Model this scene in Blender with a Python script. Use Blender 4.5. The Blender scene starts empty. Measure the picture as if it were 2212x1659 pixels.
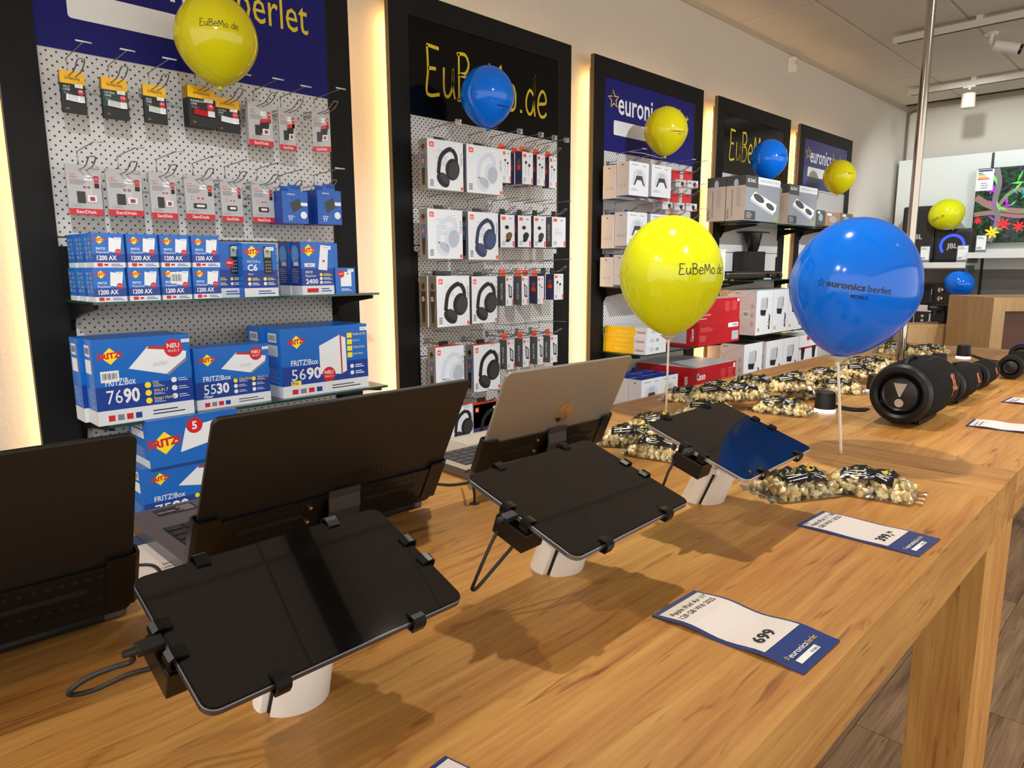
import bpy, bmesh, math, random
from mathutils import Vector, Matrix
random.seed(7)
SC = bpy.context.scene
COL = SC.collection
R = math.radians

# ------------------------------------------------------------------ camera
CAMZ, TT = 1.32, 0.91            # eye height, table top height
FPX, YAW, PIT, ROL = 1507.2, R(44.787), R(9.561), R(-0.229)
FW = Vector((math.cos(YAW)*math.cos(PIT), math.sin(YAW)*math.cos(PIT), -math.sin(PIT)))
_r = Vector((math.sin(YAW), -math.cos(YAW), 0)); _u = _r.cross(FW)
RT = _r*math.cos(ROL) + _u*math.sin(ROL)
UP = -_r*math.sin(ROL) + _u*math.cos(ROL)
cd = bpy.data.cameras.new('camera'); cam = bpy.data.objects.new('camera', cd); COL.objects.link(cam)
cd.sensor_fit = 'HORIZONTAL'; cd.sensor_width = 36; cd.lens = 36*FPX/2212; cd.clip_start = .02; cd.clip_end = 60
m = Matrix((RT, UP, -FW)).transposed().to_4x4(); m.translation = Vector((0, 0, CAMZ)); cam.matrix_world = m
SC.camera = cam
def ray(x, y): return FW + RT*((x-1106)/FPX) - UP*((y-829.5)/FPX)
def onz(x, y, z=TT):
    d = ray(x, y); return Vector((0, 0, CAMZ)) + d*((z-CAMZ)/d.z)
def ony(x, y, Y):
    d = ray(x, y); return Vector((0, 0, CAMZ)) + d*(Y/d.y)
def onx(x, y, X):
    d = ray(x, y); return Vector((0, 0, CAMZ)) + d*(X/d.x)

# ------------------------------------------------------------------ world, lights, exposure
W = bpy.data.worlds.new('world'); SC.world = W; W.use_nodes = True
W.node_tree.nodes['Background'].inputs[0].default_value = (1.0, .95, .885, 1)
W.node_tree.nodes['Background'].inputs[1].default_value = 1.95
vs = SC.view_settings
vs.view_transform = 'Standard'; vs.look = 'None'; vs.exposure = 0.22; vs.gamma = 1; vs.use_curve_mapping = False
def spot(loc, target, power, col, cone=70, blend=.6, rad=.035):
    l = bpy.data.lights.new('track_or_added_lamp', 'SPOT'); l.energy = power; l.color = col
    l.spot_size = R(cone); l.spot_blend = blend; l.shadow_soft_size = rad
    o = bpy.data.objects.new('track_or_added_lamp', l); COL.objects.link(o); o.location = loc
    o.rotation_euler = (Vector(target)-Vector(loc)).to_track_quat('-Z', 'Y').to_euler()
    return o
NEUT, WARM, COOL = (1, .94, .84), (1, .82, .58), (.86, .94, 1.0)
# the shop's ceiling track lamps over the tables, then an added one over the aisle
spot((1.42, .86, 2.92), (1.6, .6, TT), 98, NEUT, 80)
spot((-1.35, 1.25, 2.92), (.5, .5, TT), 74, NEUT, 70)
spot((-1.7, .6, 2.92), (.5, .4, TT), 34, WARM, 80)
spot((3.6, .9, 2.92), (3.2, .6, TT), 58, NEUT, 80)
spot((2.6, -1.0, 2.92), (2.6, -.7, 0), 190, NEUT, 90)  # unseen lamp added to brighten the dark aisle floor
# lamps aimed at the wall displays
for i in range(5):
    x = 1.05+1.36*i
    far = i >= 2
    spot((x-1.35, -.75, 2.92), (x+.05, 2.5, 1.2 if far else .95), 330 if far else 250, COOL, 42 if far else 34, .9)
# lamps at the end wall
spot((6.6, 1.6, 2.9), (8.6, 1.9, 1.6), 110, COOL, 80)
spot((6.2, -.4, 2.9), (8.6, .9, 1.6), 90, COOL, 80)
spot((5.2, .6, 2.9), (6.8, 1.0, .9), 50, NEUT, 80)

# ------------------------------------------------------------------ materials
def lin(c): return tuple(((v/255)/12.92 if v/255 <= .04045 else ((v/255+.055)/1.055)**2.4) for v in c)
MATS = {}
def M(name, rgb=(200, 200, 200), rough=.5, metal=0, spec=.5, emit=0, coat=0, bump=0, bscale=200):
    if name in MATS: return MATS[name]
    mt = bpy.data.materials.new(name); mt.use_nodes = True; nt = mt.node_tree; b = nt.nodes['Principled BSDF']
    c = lin(rgb)+(1,)
    b.inputs['Base Color'].default_value = c; b.inputs['Roughness'].default_value = rough
    b.inputs['Metallic'].default_value = metal; b.inputs['Specular IOR Level'].default_value = spec
    b.inputs['Coat Weight'].default_value = coat
    if emit: b.inputs['Emission Color'].default_value = c; b.inputs['Emission Strength'].default_value = emit
    if bump:
        n = nt.nodes.new('ShaderNodeTexNoise'); n.inputs['Scale'].default_value = bscale; n.inputs['Detail'].default_value = 4
        tc = nt.nodes.new('ShaderNodeTexCoord'); nt.links.new(tc.outputs['Object'], n.inputs['Vector'])
        bp = nt.nodes.new('ShaderNodeBump'); bp.inputs['Strength'].default_value = bump; bp.inputs['Distance'].default_value = .003
        nt.links.new(n.outputs['Fac'], bp.inputs['Height']); nt.links.new(bp.outputs['Normal'], b.inputs['Normal'])
    MATS[name] = mt; return mt
def nodes(name):
    mt = bpy.data.materials.new(name); mt.use_nodes = True; MATS[name] = mt
    nt = mt.node_tree; return mt, nt, nt.nodes['Principled BSDF'], lambda t: nt.nodes.new(t), nt.links.new
def ramp(nd, stops):
    e = nd.color_ramp.elements
    e[0].position, e[0].color = stops[0][0], lin(stops[0][1])+(1,)
    e[1].position, e[1].color = stops[-1][0], lin(stops[-1][1])+(1,)
    for p_, c_ in stops[1:-1]:
        k = e.new(p_); k.color = lin(c_)+(1,)
def wood(name, stops, axis, scale=1.0, rough=.42, var=.16, vein=.8, bump=.12):
    """plain-sawn boards: stretched noise, rays, per-board tint from the object's random number"""
    mt, nt, b, N, L = nodes(name)
    tc = N('ShaderNodeTexCoord'); oi = N('ShaderNodeObjectInfo')
    off = N('ShaderNodeVectorMath'); off.operation = 'SCALE'; off.inputs[0].default_value = (7.3, 3.1, 5.7); L(oi.outputs['Random'], off.inputs['Scale'])
    ad = N('ShaderNodeVectorMath'); L(tc.outputs['Object'], ad.inputs[0]); L(off.outputs[0], ad.inputs[1])
    def stretched(k, s):
        mp = N('ShaderNodeMapping'); v = [s, s, s]; v[axis] = s/k; mp.inputs['Scale'].default_value = v; L(ad.outputs[0], mp.inputs['Vector']); return mp
    n1 = N('ShaderNodeTexNoise'); n1.inputs['Scale'].default_value = 1; n1.inputs['Detail'].default_value = 5; n1.inputs['Distortion'].default_value = .6
    L(stretched(14, 26*scale).outputs[0], n1.inputs['Vector'])
    n2 = N('ShaderNodeTexNoise'); n2.inputs['Scale'].default_value = 1; n2.inputs['Detail'].default_value = 3; L(stretched(26, 190*scale).outputs[0], n2.inputs['Vector'])
    n3 = N('ShaderNodeTexNoise'); n3.inputs['Scale'].default_value = 1; n3.inputs['Detail'].default_value = 2; L(stretched(5, 3.2*scale).outputs[0], n3.inputs['Vector'])
    mx = N('ShaderNodeMix'); mx.inputs[0].default_value = .38; L(n1.outputs[0], mx.inputs[2]); L(n2.outputs[0], mx.inputs[3])
    mx2 = N('ShaderNodeMix'); mx2.inputs[0].default_value = .3; L(mx.outputs[0], mx2.inputs[2]); L(n3.outputs[0], mx2.inputs[3])
    cr = N('ShaderNodeValToRGB'); ramp(cr, stops); L(mx2.outputs[0], cr.inputs[0])
    # dark short pores / flecks
    n4 = N('ShaderNodeTexNoise'); n4.inputs['Scale'].default_value = 1; n4.inputs['Detail'].default_value = 3; n4.inputs['Distortion'].default_value = 1.2
    L(stretched(9, 70*scale).outputs[0], n4.inputs['Vector'])
    mr = N('ShaderNodeMapRange'); mr.inputs[1].default_value = .60; mr.inputs[2].default_value = .74; mr.inputs[4].default_value = vein; L(n4.outputs[0], mr.inputs[0])
    dk = N('ShaderNodeMix'); dk.data_type = 'RGBA'; dk.blend_type = 'MULTIPLY'; L(mr.outputs[0], dk.inputs[0]); L(cr.outputs[0], dk.inputs[6]); dk.inputs[7].default_value = (.38, .25, .15, 1)
    hs = N('ShaderNodeHueSaturation'); L(dk.outputs[2], hs.inputs['Color'])
    m2 = N('ShaderNodeMapRange'); m2.inputs[3].default_value = 1-var; m2.inputs[4].default_value = 1+var; L(oi.outputs['Random'], m2.inputs[0]); L(m2.outputs[0], hs.inputs['Value'])
    L(hs.outputs[0], b.inputs['Base Color']); b.inputs['Roughness'].default_value = rough; b.inputs['Specular IOR Level'].default_value = .35
    bp = N('ShaderNodeBump'); bp.inputs['Strength'].default_value = bump; bp.inputs['Distance'].default_value = .002; L(mx.outputs[0], bp.inputs['Height']); L(bp.outputs[0], b.inputs['Normal'])
    return mt
OAK = [(.30, (108, 64, 26)), (.42, (160, 108, 52)), (.54, (178, 131, 68)), (.70, (200, 158, 90))]
oakx = wood('oak_along', OAK, 0); oaky = wood('oak_across', OAK, 1); oakz = wood('oak_upright', OAK, 2)
FLO = [(.30, (62, 46, 34)), (.44, (116, 92, 70)), (.56, (150, 122, 94)), (.74, (184, 156, 124))]
floorm = wood('vinyl_plank', FLO, 0, .8, .5, .18, .6, .1)
plaster = M('wall_plaster', (200, 192, 180), .9, spec=.2, bump=.55, bscale=130)
endplaster = M('end_wall_plaster', (205, 198, 184), .9, spec=.2, bump=.2, bscale=130)
tilem = M('ceiling_board', (214, 206, 194), .95, spec=.1, bump=.25, bscale=60)
gridm = M('ceiling_grid', (186, 174, 156), .6)
frameb = M('frame_black', (17, 16, 15), .5, spec=.18)
frames_ = M('frame_side_brown', (78, 66, 50), .6)
ledtop = M('led_strip_top', (255, 212, 142), .5, emit=11)
ledm = M('led_strip', (255, 206, 130), .5, emit=20)
signblue = M('sign_blue', (30, 30, 104), .14, spec=.22)
signblack = M('sign_black', (8, 7, 7), .10, spec=.22)
white = M('white_print', (225, 225, 225), .5); black = M('black_print', (14, 14, 15), .5)
yellowp = M('yellow_print', (214, 190, 30), .4)
chrome = M('chrome', (168, 160, 150), .12, 1); steel = M('zinc_wire', (150, 150, 152), .3, .9)
blackpl = M('black_plastic', (13, 12, 12), .28); blackmat = M('black_matt_plastic', (14, 13, 13), .55)
alu = M('grey_aluminium', (112, 114, 122), .3, .8); alul = M('silver_aluminium', (190, 186, 182), .3, .8)
whitepl = M('white_plastic', (228, 224, 220), .38)
def pegmat(name, pitch, hole, stag, base=(200, 196, 192)):
    mt, nt, b, N, L = nodes(name)
    tc = N('ShaderNodeTexCoord'); sx = N('ShaderNodeSeparateXYZ'); L(tc.outputs['Object'], sx.inputs[0])
    def ax(o, add):
        a = N('ShaderNodeMath'); a.operation = 'MULTIPLY_ADD'; a.inputs[1].default_value = 1/pitch; a.inputs[2].default_value = add; L(sx.outputs[o], a.inputs[0])
        f = N('ShaderNodeMath'); f.operation = 'FRACT'; L(a.outputs[0], f.inputs[0])
        s = N('ShaderNodeMath'); s.operation = 'SUBTRACT'; s.inputs[1].default_value = .5; L(f.outputs[0], s.inputs[0]); return s
    def ln(add):
        c = N('ShaderNodeCombineXYZ'); L(ax(0, add).outputs[0], c.inputs[0]); L(ax(2, add).outputs[0], c.inputs[1])
        v = N('ShaderNodeVectorMath'); v.operation = 'LENGTH'; L(c.outputs[0], v.inputs[0]); return v
    d = N('ShaderNodeMath'); d.operation = 'MINIMUM'; L(ln(10).outputs['Value'], d.inputs[0]); L(ln(10.5 if stag else 10).outputs['Value'], d.inputs[1])
    g = N('ShaderNodeMath'); g.operation = 'LESS_THAN'; g.inputs[1].default_value = hole/pitch; L(d.outputs[0], g.inputs[0])
    mx = N('ShaderNodeMix'); mx.data_type = 'RGBA'; L(g.outputs[0], mx.inputs[0]); mx.inputs[6].default_value = lin(base)+(1,); mx.inputs[7].default_value = lin((26, 26, 28))+(1,)
    L(mx.outputs[2], b.inputs['Base Color']); b.inputs['Roughness'].default_value = .45
    return mt
peg1 = pegmat('perforated_sheet_coarse', .027, .0031, True); peg2 = pegmat('perforated_sheet_fine', .0225, .0034, True)
def glassy(name, tint, refl=.08, rough=.03, thick=.0):
    mt, nt, b, N, L = nodes(name)
    nt.nodes.remove(b); out = nt.nodes['Material Output']
    tr = N('ShaderNodeBsdfTransparent'); tr.inputs[0].default_value = tint+(1,)
    gl = N('ShaderNodeBsdfGlossy'); gl.inputs['Roughness'].default_value = rough; gl.inputs[0].default_value = (.95, .97, 1, 1)
    fr = N('ShaderNodeFresnel'); fr.inputs[0].default_value = 1.5
    mr = N('ShaderNodeMath'); mr.operation = 'ADD'; mr.inputs[1].default_value = refl; mr.use_clamp = True; L(fr.outputs[0], mr.inputs[0])
    ms = N('ShaderNodeMixShader'); L(mr.outputs[0], ms.inputs[0]); L(tr.outputs[0], ms.inputs[1]); L(gl.outputs[0], ms.inputs[2]); L(ms.outputs[0], out.inputs[0])
    return mt
glass = glassy('shelf_glass', (.72, .84, .80), .0); glassedge = M('glass_edge_green', (20, 62, 52), .1)
film = glassy('bag_film', (.985, .985, .98), -.02, .14); clearpl = glassy('clear_plastic', (.85, .87, .88), .10, .1)
def rubber(name, rgb, trans=.28):
    mt, nt, b, N, L = nodes(name); out = nt.nodes['Material Output']
    b.inputs['Base Color'].default_value = lin(rgb)+(1,); b.inputs['Roughness'].default_value = .12; b.inputs['Specular IOR Level'].default_value = .55
    t = N('ShaderNodeBsdfTranslucent'); t.inputs[0].default_value = lin(rgb)+(1,)
    ms = N('ShaderNodeMixShader'); ms.inputs[0].default_value = trans; L(b.outputs[0], ms.inputs[1]); L(t.outputs[0], ms.inputs[2]); L(ms.outputs[0], out.inputs[0])
    return mt
balY = rubber('yellow_latex', (226, 228, 26)); balW = rubber('warm_yellow_latex', (226, 214, 22)); balB = rubber('blue_latex', (8, 122, 238))

# ------------------------------------------------------------------ builders
def tag(o, label=None, cat=None, group=None, kind=None):
    if label: o['label'] = label
    if cat: o['category'] = cat
    if group: o['group'] = group
    if kind: o['kind'] = kind
    return o
def link(o, parent=None):
    COL.objects.link(o)
    if parent is not None: o.parent = parent
    return o
def thing(name, label, cat, loc=(0, 0, 0), rz=0, group=None):
    o = bpy.data.objects.new(name, None); o.empty_display_size = .02; link(o); o.location = loc; o.rotation_euler = (0, 0, rz)
    return tag(o, label, cat, group)
def mesh(name, v, f, mats, parent=None, smooth=False, mi=None, loc=None):
    me = bpy.data.meshes.new(name); me.from_pydata([tuple(q) for q in v], [], f)
    for q in (mats if isinstance(mats, (list, tuple)) else [mats]): me.materials.append(q)
    if mi: me.polygons.foreach_set('material_index', mi)
    if smooth: me.polygons.foreach_set('use_smooth', [True]*len(me.polygons))
    me.update(); o = bpy.data.objects.new(name, me); link(o, parent)
    if loc is not None: o.location = loc
    return o
BF = [(0, 3, 2, 1), (4, 5, 6, 7), (0, 1, 5, 4), (1, 2, 6, 5), (2, 3, 7, 6), (3, 0, 4, 7)]  # bottom top front right back left
def boxv(x0, x1, y0, y1, z0, z1):
    return [(x0, y0, z0), (x1, y0, z0), (x1, y1, z0), (x0, y1, z0), (x0, y0, z1), (x1, y0, z1), (x1, y1, z1), (x0, y1, z1)]
def box(name, x0, x1, y0, y1, z0, z1, mats, parent=None, mi=None, bevel=0):
    """box with its origin at the middle of its base"""
    c = Vector(((x0+x1)/2, (y0+y1)/2, z0))
    o = mesh(name, [Vector(q)-c for q in boxv(x0, x1, y0, y1, z0, z1)], BF, mats, parent, mi=mi, loc=c)
    if bevel:
        bm = bmesh.new(); bm.from_mesh(o.data); bmesh.ops.bevel(bm, geom=bm.edges[:], offset=bevel, segments=2, profile=.7, affect='EDGES'); bm.to_mesh(o.data); bm.free()
    return o
def lathe(name, prof, mat, parent=None, n=32, loc=None, cap=True, mi=None, smooth=True):
    v, f = [], []
    for r_, z_ in prof:
        for i in range(n):
            a = 2*math.pi*i/n; v.append((r_*math.cos(a), r_*math.sin(a), z_))
    for k in range(len(prof)-1):
        for i in range(n):
            j = (i+1) % n; f.append((k*n+i, k*n+j, (k+1)*n+j, (k+1)*n+i))
    if cap: f.append(tuple(range(n-1, -1, -1))); f.append(tuple((len(prof)-1)*n+i for i in range(n)))
    o = mesh(name, v, f, mat, parent, loc=loc)
    if smooth:
        o.data.polygons.foreach_set('use_smooth', [len(p_.vertices) == 4 for p_ in o.data.polygons])
        try: o.data.set_sharp_from_angle(angle=R(38))
        except Exception: pass
    return o
def spline(pts, n=8):
    pts = [Vector(q) for q in pts]; out = []
    for i in range(len(pts)-1):
        a = pts[max(i-1, 0)]; b = pts[i]; c = pts[i+1]; d = pts[min(i+2, len(pts)-1)]
        for k in range(n):
            t = k/n; out.append(.5*((2*b)+(c-a)*t+(2*a-5*b+4*c-d)*t*t+(3*b-a-3*c+d)*t**3))
    out.append(pts[-1]); return out
def tube(name, pts, r, mat, parent=None, n=8, sm=6, closed=False):
    P = spline(pts, sm) if sm else [Vector(q) for q in pts]
    v, f = [], []; k = len(P); prev = None
    for i, q in enumerate(P):
        d = (P[min(i+1, k-1)]-P[max(i-1, 0)]).normalized()
        if prev is None: s = d.orthogonal().normalized()
        else: s = (prev-d*prev.dot(d)).normalized()
        prev = s; t = d.cross(s)
        for j in range(n):
            a = 2*math.pi*j/n; v.append(q+s*(r*math.cos(a))+t*(r*math.sin(a)))
    for i in range(k-1):
        for j in range(n):
            l = (j+1) % n; f.append((i*n+j, i*n+l, (i+1)*n+l, (i+1)*n+j))
    f.append(tuple(range(n-1, -1, -1))); f.append(tuple((k-1)*n+j for j in range(n)))
    return mesh(name, v, f, mat, parent, smooth=True)
def rpoly(w, h, r, n=5):
    """rounded rectangle outline about the origin, counter-clockwise"""
    out = []
    for cx, cy, a0 in ((w/2-r, h/2-r, 0), (-w/2+r, h/2-r, 90), (-w/2+r, -h/2+r, 180), (w/2-r, -h/2+r, 270)):
        for i in range(n+1):
            a = R(a0+90*i/n); out.append((cx+r*math.cos(a), cy+r*math.sin(a)))
    return out
def slab(name, w, h, t, r, mats, parent=None, mi=(0, 0, 0), n=5, ch=0.0):
    """flat plate in local XY, top face at z=0, thickness t downwards; materials: top, rim, bottom"""
    rings = [(0, 0)] if not ch else [(-ch, 0), (0, -ch)]
    rings += [(0, -t)] if not ch else [(0, -t+ch), (-ch, -t)]
    v, f, m_ = [], [], []
    for dr, z in rings:
        for x, y in rpoly(w+2*dr, h+2*dr, max(r+dr, .0005), n): v.append((x, y, z))
    k = 4*(n+1)
    f.append(tuple(range(k))); m_.append(mi[0])
    for s in range(len(rings)-1):
        for i in range(k):
            j = (i+1) % k; f.append(((s+1)*k+i, (s+1)*k+j, s*k+j, s*k+i)); m_.append(mi[1])
    f.append(tuple((len(rings)-1)*k+i for i in range(k-1, -1, -1))); m_.append(mi[2])
    return mesh(name, v, f, mats, parent, mi=m_)
def strip(name, prof, t, w, mat, parent=None, place=None):
    """bent metal or plastic strip: polyline profile (a, b), thickness t, width w; place maps (a, b, s) to local xyz"""
    v, f = [], []; k = len(prof)
    for i, q in enumerate(prof):
        a = Vector(prof[max(i-1, 0)]); b = Vector(prof[min(i+1, k-1)]); d = (b-a).normalized(); nn = Vector((-d.y, d.x))
        for s, o in ((-1, -1), (-1, 1), (1, 1), (1, -1)):
            c = Vector(q)+nn*(o*t/2); v.append(place(c.x, c.y, s*w/2))
    for i in range(k-1):
        for j in range(4):
            l = (j+1) % 4; f.append((i*4+j, i*4+l, (i+1)*4+l, (i+1)*4+j))
    f.append((3, 2, 1, 0)); f.append(tuple((k-1)*4+j for j in range(4)))
    return mesh(name, v, f, mat, parent)
def dup(root, label=None, loc=None, rz=None, group=None):
    r = root.copy(); COL.objects.link(r)
    if loc is not None: r.location = loc
    if rz is not None: r.rotation_euler = (r.rotation_euler[0], r.rotation_euler[1], rz)
    if label: r['label'] = label
    if group: r['group'] = group
    for ch in list(root.children):
        c = ch.copy(); COL.objects.link(c); c.parent = r
        for g in list(ch.children):
            d = g.copy(); COL.objects.link(d); d.parent = c
    return r
# lettering -------------------------------------------------------------
_TC = {}
def textgeo(s, bold=0.0):
    key = (s, bold)
    if key in _TC: return _TC[key]
    cu = bpy.data.curves.new('txt', 'FONT'); cu.body = s; cu.size = 1; cu.resolution_u = 2; cu.offset = bold; cu.fill_mode = 'FRONT'
    ob = bpy.data.objects.new('txt', cu); COL.objects.link(ob)
    bpy.context.view_layer.update()
    me = bpy.data.meshes.new_from_object(ob.evaluated_get(bpy.context.evaluated_depsgraph_get()))
    V = [(q.co.x, q.co.y) for q in me.vertices]; F = [tuple(q.vertices) for q in me.polygons]
    bpy.data.objects.remove(ob); bpy.data.curves.remove(cu); bpy.data.meshes.remove(me)
    if V:
        x0 = min(q[0] for q in V); V = [(q[0]-x0, q[1]) for q in V]
    _TC[key] = (V, F, max([q[0] for q in V] or [0])); return _TC[key]
HAND = {  # hand-written letters as pen strokes, unit height
 'E': (.62, [[(.08, 1), (.10, .5), (.05, .0), (.55, .03)], [(.06, 1), (.55, .98)], [(.1, .53), (.42, .55)]]),
 'u': (.55, [[(.06, .62), (.05, .2), (.12, .03), (.28, .06), (.42, .3), (.44, .62), (.42, .3), (.5, 0)]]),
 'B': (.62, [[(.08, 1), (.07, 0)], [(.0, .98), (.35, 1.0), (.5, .82), (.38, .62), (.1, .55), (.45, .5), (.55, .26), (.38, .04), (.0, .0)]]),
 'e': (.56, [[(.08, .32), (.46, .38), (.42, .58), (.25, .64), (.08, .45), (.06, .2), (.2, .03), (.4, .05), (.5, .14)]]),
 'M': (.86, [[(.04, 0), (.14, .95), (.4, .3), (.66, .98), (.8, .0)]]),
 'o': (.56, [[(.25, .6), (.08, .45), (.06, .2), (.22, .03), (.42, .12), (.46, .4), (.36, .58), (.22, .61)]]),
 '.': (.26, [[(.06, .05), (.16, .05)]]),
 'd': (.56, [[(.42, .5), (.25, .6), (.08, .42), (.06, .18), (.2, .03), (.36, .1), (.46, .4), (.5, 1.0), (.46, .3), (.52, .0)]])}
def handgeo(s, wid=.07):
    V, F, x = [], [], 0
    for ch in s:
        adv, st = HAND[ch]
        for q in st:
            P = spline([(a, b, 0) for a, b in q], 5); k = len(P); b0 = len(V)
            for i, c in enumerate(P):
                d = P[min(i+1, k-1)]-P[max(i-1, 0)]; d = d.normalized() if d.length > 1e-9 else Vector((1, 0, 0)); nn = Vector((-d.y, d.x, 0))*(wid/2)
                V += [(x+c.x-nn.x, c.y-nn.y), (x+c.x+nn.x, c.y+nn.y)]
            F += [(b0+2*i, b0+2*i+2, b0+2*i+3, b0+2*i+1) for i in range(k-1)]
        x += adv+.06
    return V, F, x
def star_pts(cx, cy, r):
    return [(cx+(r if i % 2 == 0 else r*.42)*math.cos(R(90+36*i+6)), cy+(r if i % 2 == 0 else r*.42)*math.sin(R(90+36*i+6))) for i in range(10)]
class Art:
    """flat print in metres on a face; build() lays it on the face just proud of the surface"""
    def __init__(s): s.it = []
    def add(s, V, F, mat, lay): s.it.append((V, F, mat, lay)); return s
    def poly(s, pts, mat, lay=1): return s.add(list(pts), [tuple(range(len(pts)))], mat, lay)
    def rect(s, x0, y0, x1, y1, mat, lay=1): return s.poly([(x0, y0), (x1, y0), (x1, y1), (x0, y1)], mat, lay)
    def rrect(s, x0, y0, x1, y1, r, mat, lay=1): return s.poly([(a+(x0+x1)/2, b+(y0+y1)/2) for a, b in rpoly(x1-x0, y1-y0, r, 4)], mat, lay)
    def ell(s, cx, cy, rx, ry, mat, lay=1, n=18, rot=0):
        c_, s_ = math.cos(rot), math.sin(rot); P = []
        for i in range(n):
            a = 2*math.pi*i/n; x, y = rx*math.cos(a), ry*math.sin(a); P.append((cx+x*c_-y*s_, cy+x*s_+y*c_))
        return s.poly(P, mat, lay)
    def line(s, pts, w, mat, lay=1, sm=6):
        P = spline([(a, b, 0) for a, b in pts], sm) if sm else [Vector((a, b, 0)) for a, b in pts]; k = len(P); V = []
        for i, c in enumerate(P):
            d = (P[min(i+1, k-1)]-P[max(i-1, 0)]).normalized(); nn = Vector((-d.y, d.x, 0))*(w/2); V += [(c.x-nn.x, c.y-nn.y), (c.x+nn.x, c.y+nn.y)]
        return s.add(V, [(2*i, 2*i+2, 2*i+3, 2*i+1) for i in range(k-1)], mat, lay)
    def outline(s, pts, w, mat, lay=1): return s.line(list(pts)+[pts[0], pts[1]], w, mat, lay, 0)
    def text(s, t, x, y, h, mat, lay=2, w=None, bold=0.0, al='l', rot=0, hand=False, wid=.07):
        V, F, wd = handgeo(t, wid) if hand else textgeo(t, bold)
        k = h if hand else h/.72
        kx = k if w is None else w/max(wd, 1e-6)
        dx = 0 if al == 'l' else (-wd*kx/2 if al == 'c' else -wd*kx)
        c_, s_ = math.cos(rot), math.sin(rot)
        P = [(q[0]*kx+dx, q[1]*k) for q in V]
        return s.add([(x+a*c_-b*s_, y+a*s_+b*c_) for a, b in P], F, mat, lay)
    def lines(s, x0, y0, x1, y1, n, mat, lay=1, fill=.45):
        """rows of small print too small to read"""
        dy = (y1-y0)/n
        for i in range(n):
            e = x0+(x1-x0)*(.7+.3*((i*37) % 10)/10); y = y1-dy*(i+.5); s.rect(x0, y-dy*fill/2, e, y+dy*fill/2, mat, lay)
        return s
    def barcode(s, x0, y0, x1, y1, lay=2):
        s.rect(x0, y0, x1, y1, white, lay); n = 11; w = (x1-x0)*.84/n
        for i in range(n):
            a = x0+(x1-x0)*.08+i*w; s.rect(a, y0+(y1-y0)*.2, a+w*(.3+.35*((i*7) % 3)/2), y1-(y1-y0)*.2, black, lay+1)
        return s
    def build(s, name, parent, frame=None, fn=None, eps=.00025):
        mats, V, F, mi = [], [], [], []
        for v, f, mt, lay in s.it:
            if mt not in mats: mats.append(mt)
            b = len(V); k = mats.index(mt)
            if fn: V += [fn(a, c, lay*eps) for a, c in v]
            else:
                o, U, Vv, Nn = frame; V += [o+U*a+Vv*c+Nn*(lay*eps) for a, c in v]
            F += [tuple(b+i for i in q) for q in f]; mi += [k]*len(f)
        return mesh(name, V, F, mats, parent, mi=mi)
X_, Y_, Z_ = Vector((1, 0, 0)), Vector((0, 1, 0)), Vector((0, 0, 1))
def fr_front(w, d, h): return (Vector((-w/2, -d/2, 0)), X_, Z_, -Y_)
def fr_left(w, d, h): return (Vector((-w/2, d/2, 0)), -Y_, Z_, -X_)
def fr_top(w, d, h): return (Vector((-w/2, -d/2, h)), X_, Y_, Z_)
# ------------------------------------------------------------------ the room
WY, EX, CZ = 2.62, 8.92, 3.03
def struct(o): o['kind'] = 'structure'; return o
struct(box('wall_left', -3.2, EX+.1, WY, WY+.1, 0, CZ+.15, plaster))
struct(box('wall_end', EX, EX+.1, -4.5, WY, 0, CZ+.15, endplaster))
fl = struct(box('floor', -3.2, EX, -4.5, WY, -.06, -.004, M('floor_bed', (70, 58, 48), .7)))
pm = None; n = 0
for j in range(14):
    y0 = -1.5+j*.19
    for i in range(8):
        x0 = -.6+i*1.22+((j*5) % 7)*.17
        if x0 > 5.2: continue
        if pm is None:
            o = box('floor_plank', x0, x0+1.218, y0, y0+.188, -.004, 0, floorm, fl); pm = o.data
        else:
            o = bpy.data.objects.new('floor_plank', pm); link(o, fl)
        o.location = Vector((x0+.609, y0+.094, -.004))-fl.location
# suspended ceiling: boards between visible bars
ce = struct(box('ceiling', -3.2, EX, -4.5, WY, CZ+.03, CZ+.15, M('ceiling_void', (60, 56, 50), .9)))
T = .625; tm = None
for i in range(19):
    x1 = 8.68-T*i
    for j in range(9):
        y1 = 2.05-.0-T*j if j else 2.05
        for (ya, yb) in ([(y1-T, y1)] if j else [(2.05, WY-.015), (y1-T, y1)]):
            if yb-ya < T-.05:
                o = box('ceiling_tile', x1-T+.004, x1-.004, ya+.012, yb, CZ, CZ+.012, tilem, ce)
                o.location = o.location-ce.location; continue
            if tm is None:
                o = box('ceiling_tile', x1-T+.004, x1-.004, ya+.012, yb-.012, CZ, CZ+.012, tilem, ce); tm = o.data
            else: o = bpy.data.objects.new('ceiling_tile', tm); link(o, ce)
            o.location = Vector((x1-T/2, (ya+yb)/2, CZ))-ce.location
for j in range(8):
    y = 2.05-T*j; o = box('grid_bar', -3.2, EX, y-.012, y+.012, CZ+.003, CZ+.02, gridm, ce); o.location -= ce.location
o = box('edge_trim', -3.2, EX, WY-.02, WY, CZ-.035, CZ+.01, M('edge_trim_paint', (176, 164, 146), .6), ce); o.location -= ce.location
o = box('edge_trim', EX-.02, EX, -4.5, WY, CZ-.02, CZ+.01, MATS['edge_trim_paint'], ce); o.location -= ce.location
# corner cable duct on the end wall
t_ = thing('cable', 'brown-grey cable running down the far corner of the wall', 'cable', (EX-.012, WY-.02, 1.9))
tube('sheath', [(0, -.1, 1.1), (0, -.02, 1.08), (0, 0, 1.0), (0, 0, .4), (0, 0, -.4)], .012, M('duct_grey', (120, 108, 92), .6), t_)
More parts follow.
